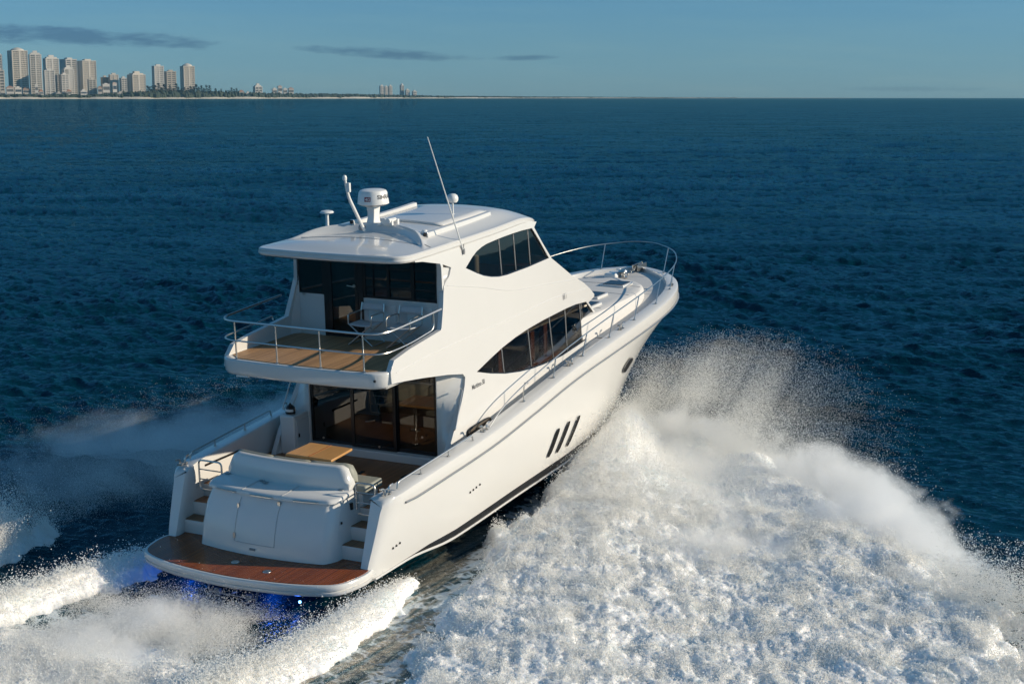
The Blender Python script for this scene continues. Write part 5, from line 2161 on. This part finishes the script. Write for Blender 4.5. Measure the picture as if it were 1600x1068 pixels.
def tower(label, px0, px1, ptop, dd, floors, rot=28, con=0, gl=0, crown="box", core=True, name="apartment_tower", group="towers on the far shore", base=148.0, depth=.85):
    ptop += {"dome": 6.5, "step": 6.5, "box": 4.5, "roof": 3}[crown]
    d = shore_d((px0 + px1) / 2) + dd
    s = d / 2400.0
    W = (px1 - px0) * s
    # screen width of a turned block = w cos + dpt sin
    a = math.radians(rot)
    w = W / (math.cos(a) + depth * math.sin(a))
    dp = w * depth
    z0 = 8.0
    H = max(8.0, CAM_H + (152 - ptop) * s - z0)
    x, y = bearing((px0 + px1) / 2, d)
    b = thing(name, label, "tower" if floors > 6 else "building", (x, y, z0), group=group)
    b.rotation_euler = (0, 0, a)
    mb = MB()
    mb.box(-w / 2, w / 2, -dp / 2, dp / 2, -6, H)
    mb.build("glazed_wall", WINDK[gl], b)
    mb = MB()
    floors = max(2, int(floors * .8))
    fh = H / floors
    t_ = .46 * fh
    for cz in (-.5, .5):
        mb.box(cz * w - .6, cz * w + .6, -.55 * dp, -.55 * dp + 1.0, 0, H)
    for k in range(floors + 1):
        e = 1.2
        mb.box(-w / 2 - e, w / 2 + e, -dp / 2 - e, dp / 2 + e, k * fh - t_ * .5, k * fh + t_ * .5)
    fl = mb.build("floor_slabs", CONC[con], b)
    if core:
        mb = MB()
        for cx in ((-.5, -.44), (-.06, .06), (.44, .5)):
            mb.box(cx[0] * w, cx[1] * w, -dp / 2 - 1.9, dp / 2 + 1.9, -6, H + 1)
        for cy in ((-.5, -.42), (-.08, .08), (.42, .5)):
            mb.box(-w / 2 - 1.9, w / 2 + 1.9, cy[0] * dp, cy[1] * dp, -6, H + 1.3)
        mb.build("wall_fins", CONC[con], b)
    mb = MB()
    mb.box(-w / 2 - 1.5, w / 2 + 1.5, -dp / 2 - 1.5, dp / 2 + 1.5, H - .5, H + 3.0)
    if crown == "box":
        mb.box(-w * .22, w * .25, -dp * .25, dp * .25, H + 2, H + 11)
    elif crown == "dome":
        mb.lathe([(w * .46, H + 2), (w * .42, H + 8), (w * .25, H + 14), (w * .05, H + 18)], (0, 0, 0), 10)
    elif crown == "step":
        mb.box(-w * .4, w * .4, -dp * .4, dp * .4, H + 2, H + 10)
        mb.box(-w * .2, w * .2, -dp * .2, dp * .2, H + 9, H + 20)
    elif crown == "roof":
        mb.add([(-w * .55, -dp * .55, H + 2.8), (w * .55, -dp * .55, H + 2.8), (w * .55, dp * .55, H + 2.8), (-w * .55, dp * .55, H + 2.8), (-w * .2, 0, H + 11), (w * .2, 0, H + 11)],
               [(0, 1, 5, 4), (1, 2, 5), (2, 3, 4, 5), (3, 0, 4)])
    mb.build("roof", ROOFT if crown == "roof" else CONC[con], b)
    return b


G = "towers on the far shore"
tower("pale round-topped tower cut off by the left edge of the picture", -9, 6, 85, 420, 20, 25, 1, 2, "dome")
tower("short cream block in front of the tower at the left edge of the picture", -8, 8.5, 109, 250, 12, 22, 0, 1, "box")
tower("tallest and widest cream slab tower of the skyline, with a domed roof", 15, 46, 79, 380, 28, 33, 0, 1, "dome", depth=1.0)
tower("slim grey-white tower standing against the right side of the tallest slab tower", 48, 67, 84, 460, 26, 24, 2, 1, "step", depth=.7)
tower("tall white tower with a stepped roof behind a shorter white block", 70, 94, 90, 520, 25, 30, 2, 1, "step")
tower("shorter white block in front of the white tower with the stepped roof", 69, 87, 109, 230, 16, 26, 2, 1, "box")
tower("shaded blue-grey slab tower behind the narrow stepped blocks", 96, 122, 93, 620, 24, 40, 1, 2, "box", depth=1.2)
tower("cream tower in front of the shaded blue-grey slab tower", 99, 117, 105, 400, 19, 30, 2, 1, "step")
tower("low blue-grey block at the foot of the cream tower, left of the twin slab", 94, 108, 115, 240, 13, 40, 1, 2, "box")
tower("broad twin-slab cream tower at the right end of the tall group", 123, 152, 95, 430, 25, 34, 0, 1, "box", depth=1.1)
tower("narrow cream block standing in front of the broad twin-slab tower", 138, 151, 122, 210, 12, 25, 0, 1, "box")
tower("dark low block just right of the broad twin-slab tower", 159, 170, 119, 420, 12, 35, 3, 2, "box")
tower("cream mid-rise block right of the dark low block", 171, 186, 115, 360, 13, 26, 0, 1, "box")
tower("dark shaded mid-rise between a cream block and the wide stepped tower", 188, 199, 120, 480, 12, 35, 1, 2, "box")
tower("wide cream tower with a stepped crown standing alone near the trees", 200, 228, 113, 230, 17, 36, 0, 1, "step", depth=1.0)
tower("white slender tower with a flat white cap, first right of the gap", 239, 257, 102, 420, 19, 30, 2, 1, "box")
tower("brownish tower, shortest of the three above the pine trees", 258, 276, 110, 380, 17, 30, 3, 1, "box")
tower("cream tower with a pointed cap, rightmost of the three above the pine trees", 283, 305, 100, 400, 20, 32, 0, 1, "dome")
tower("small pale stepped block on the coast beyond the pine trees", 396, 410, 130, 500, 6, 28, 2, 1, "step", name="apartment_block", group=None)
for i, (a, b_, tp) in enumerate(((425, 433, 136), (434, 441, 134), (442, 449, 136), (450, 459, 137))):
    tower("white low block in the row of four beyond the stepped block", a, b_, tp, 400, 3, 24, 2, 1, "roof" if i % 2 else "box", core=False, name="apartment_block", group="row of white blocks on the coast")
GF = "faint far towers in the middle of the horizon"
tower("faint far white tower, leftmost of the middle group on the horizon", 593, 600, 131, 500, 9, 25, 2, 1, "box", group=GF)
tower("faint far white tower, second from the left in the middle group on the horizon", 601, 606, 132, 600, 9, 25, 2, 1, "box", group=GF)
tower("faint far white tower, third from the left in the middle group on the horizon", 607, 613, 131, 500, 9, 25, 2, 1, "box", group=GF)
tower("tallest faint far tower of the middle group on the horizon", 625, 631, 128, 500, 11, 25, 1, 1, "dome", group=GF)
tower("small faint block just right of the tallest far tower on the horizon", 633, 640, 137, 400, 5, 25, 2, 1, "box", group=GF)
tower("rightmost small faint block of the far group on the horizon", 644, 651, 139, 300, 4, 25, 2, 1, "box", group=GF)
for i, (a, b_, tp) in enumerate(((1, 9, 141), (10, 22, 136), (23, 34, 135), (36, 48, 138), (55, 60, 131), (61, 68, 141), (88, 96, 142), (104, 112, 141), (125, 136, 139), (153, 160, 136), (160, 172, 130), (176, 183, 130), (183, 194, 142), (373, 381, 141), (383, 391, 142))):
    tower("little white beach house at the foot of the towers" if i < 13 else "little white beach house among the trees beyond the towers", a, b_, tp, 150 + 15 * (i % 4), 2, 20 + 4 * (i % 3), 2 if i % 3 else 0, i % 3, "roof" if i % 2 else "box", core=False, name="beach_house", group="beach houses along the far shore")


def make_pine():
    t_ = thing("pine_tree", "dark pine tree in the row along the far beach", "tree", group="pine trees on the far shore")
    mb = MB()
    mb.tube([(0, 0, -2), (.3, 0, 10), (0, .2, 26)], .9, 6, r1=.25)
    mb.build("trunk", BARK, t_)
    mb = MB()
    for k in range(150):
        h = random.uniform(5, 32)
        rr = (1 - (h - 4) / 30) * 8.5 * random.uniform(.3, 1.05) + .4
        a = random.uniform(0, TAU)
        c = Vector((rr * math.cos(a), rr * math.sin(a), h))
        u = Vector((math.cos(a), math.sin(a), random.uniform(-.3, .3))) * random.uniform(1.2, 2.6)
        v = Vector((-math.sin(a), math.cos(a), random.uniform(-.4, .4))) * random.uniform(.8, 1.8)
        mb.add([c - u - v, c + u - v * .6, c + u * .8 + v, c - u * .7 + v], [(0, 1, 2, 3)])
    mb.build("crown", LEAF, t_)
    return t_


pines = [make_pine() for _ in range(3)]


def copy_tree(o):
    c = o.copy()
    COL.objects.link(c)
    for ch in o.children:
        d_ = ch.copy()
        COL.objects.link(d_)
        d_.parent = c
    return c


spots = [231, 235, 239, 243, 248, 252, 257, 262, 266, 271, 276, 279, 284, 289, 294, 298, 303, 307, 311, 315, 319, 323, 328, 337, 346, 355, 358, 362, 366, 370]
for i, p in enumerate(spots):
    o = pines[i] if i < 3 else copy_tree(pines[i % 3])
    d = shore_d(p) + random.uniform(130, 260)
    x, y = bearing(p, d)
    o.location = (x, y, 8)
    o.rotation_euler = (0, 0, random.uniform(0, 6))
    sc = random.uniform(1.4, 2.3) * (1.0 if p < 330 else .75)
    o.scale = (sc * 1.25, sc * 1.25, sc)
mb = MB()
mb.box(-16500, 16500, -16500, 16500, -1.5, 330)
hz = mb.build("haze", HZ, angle=10)
tag(hz, kind="stuff")
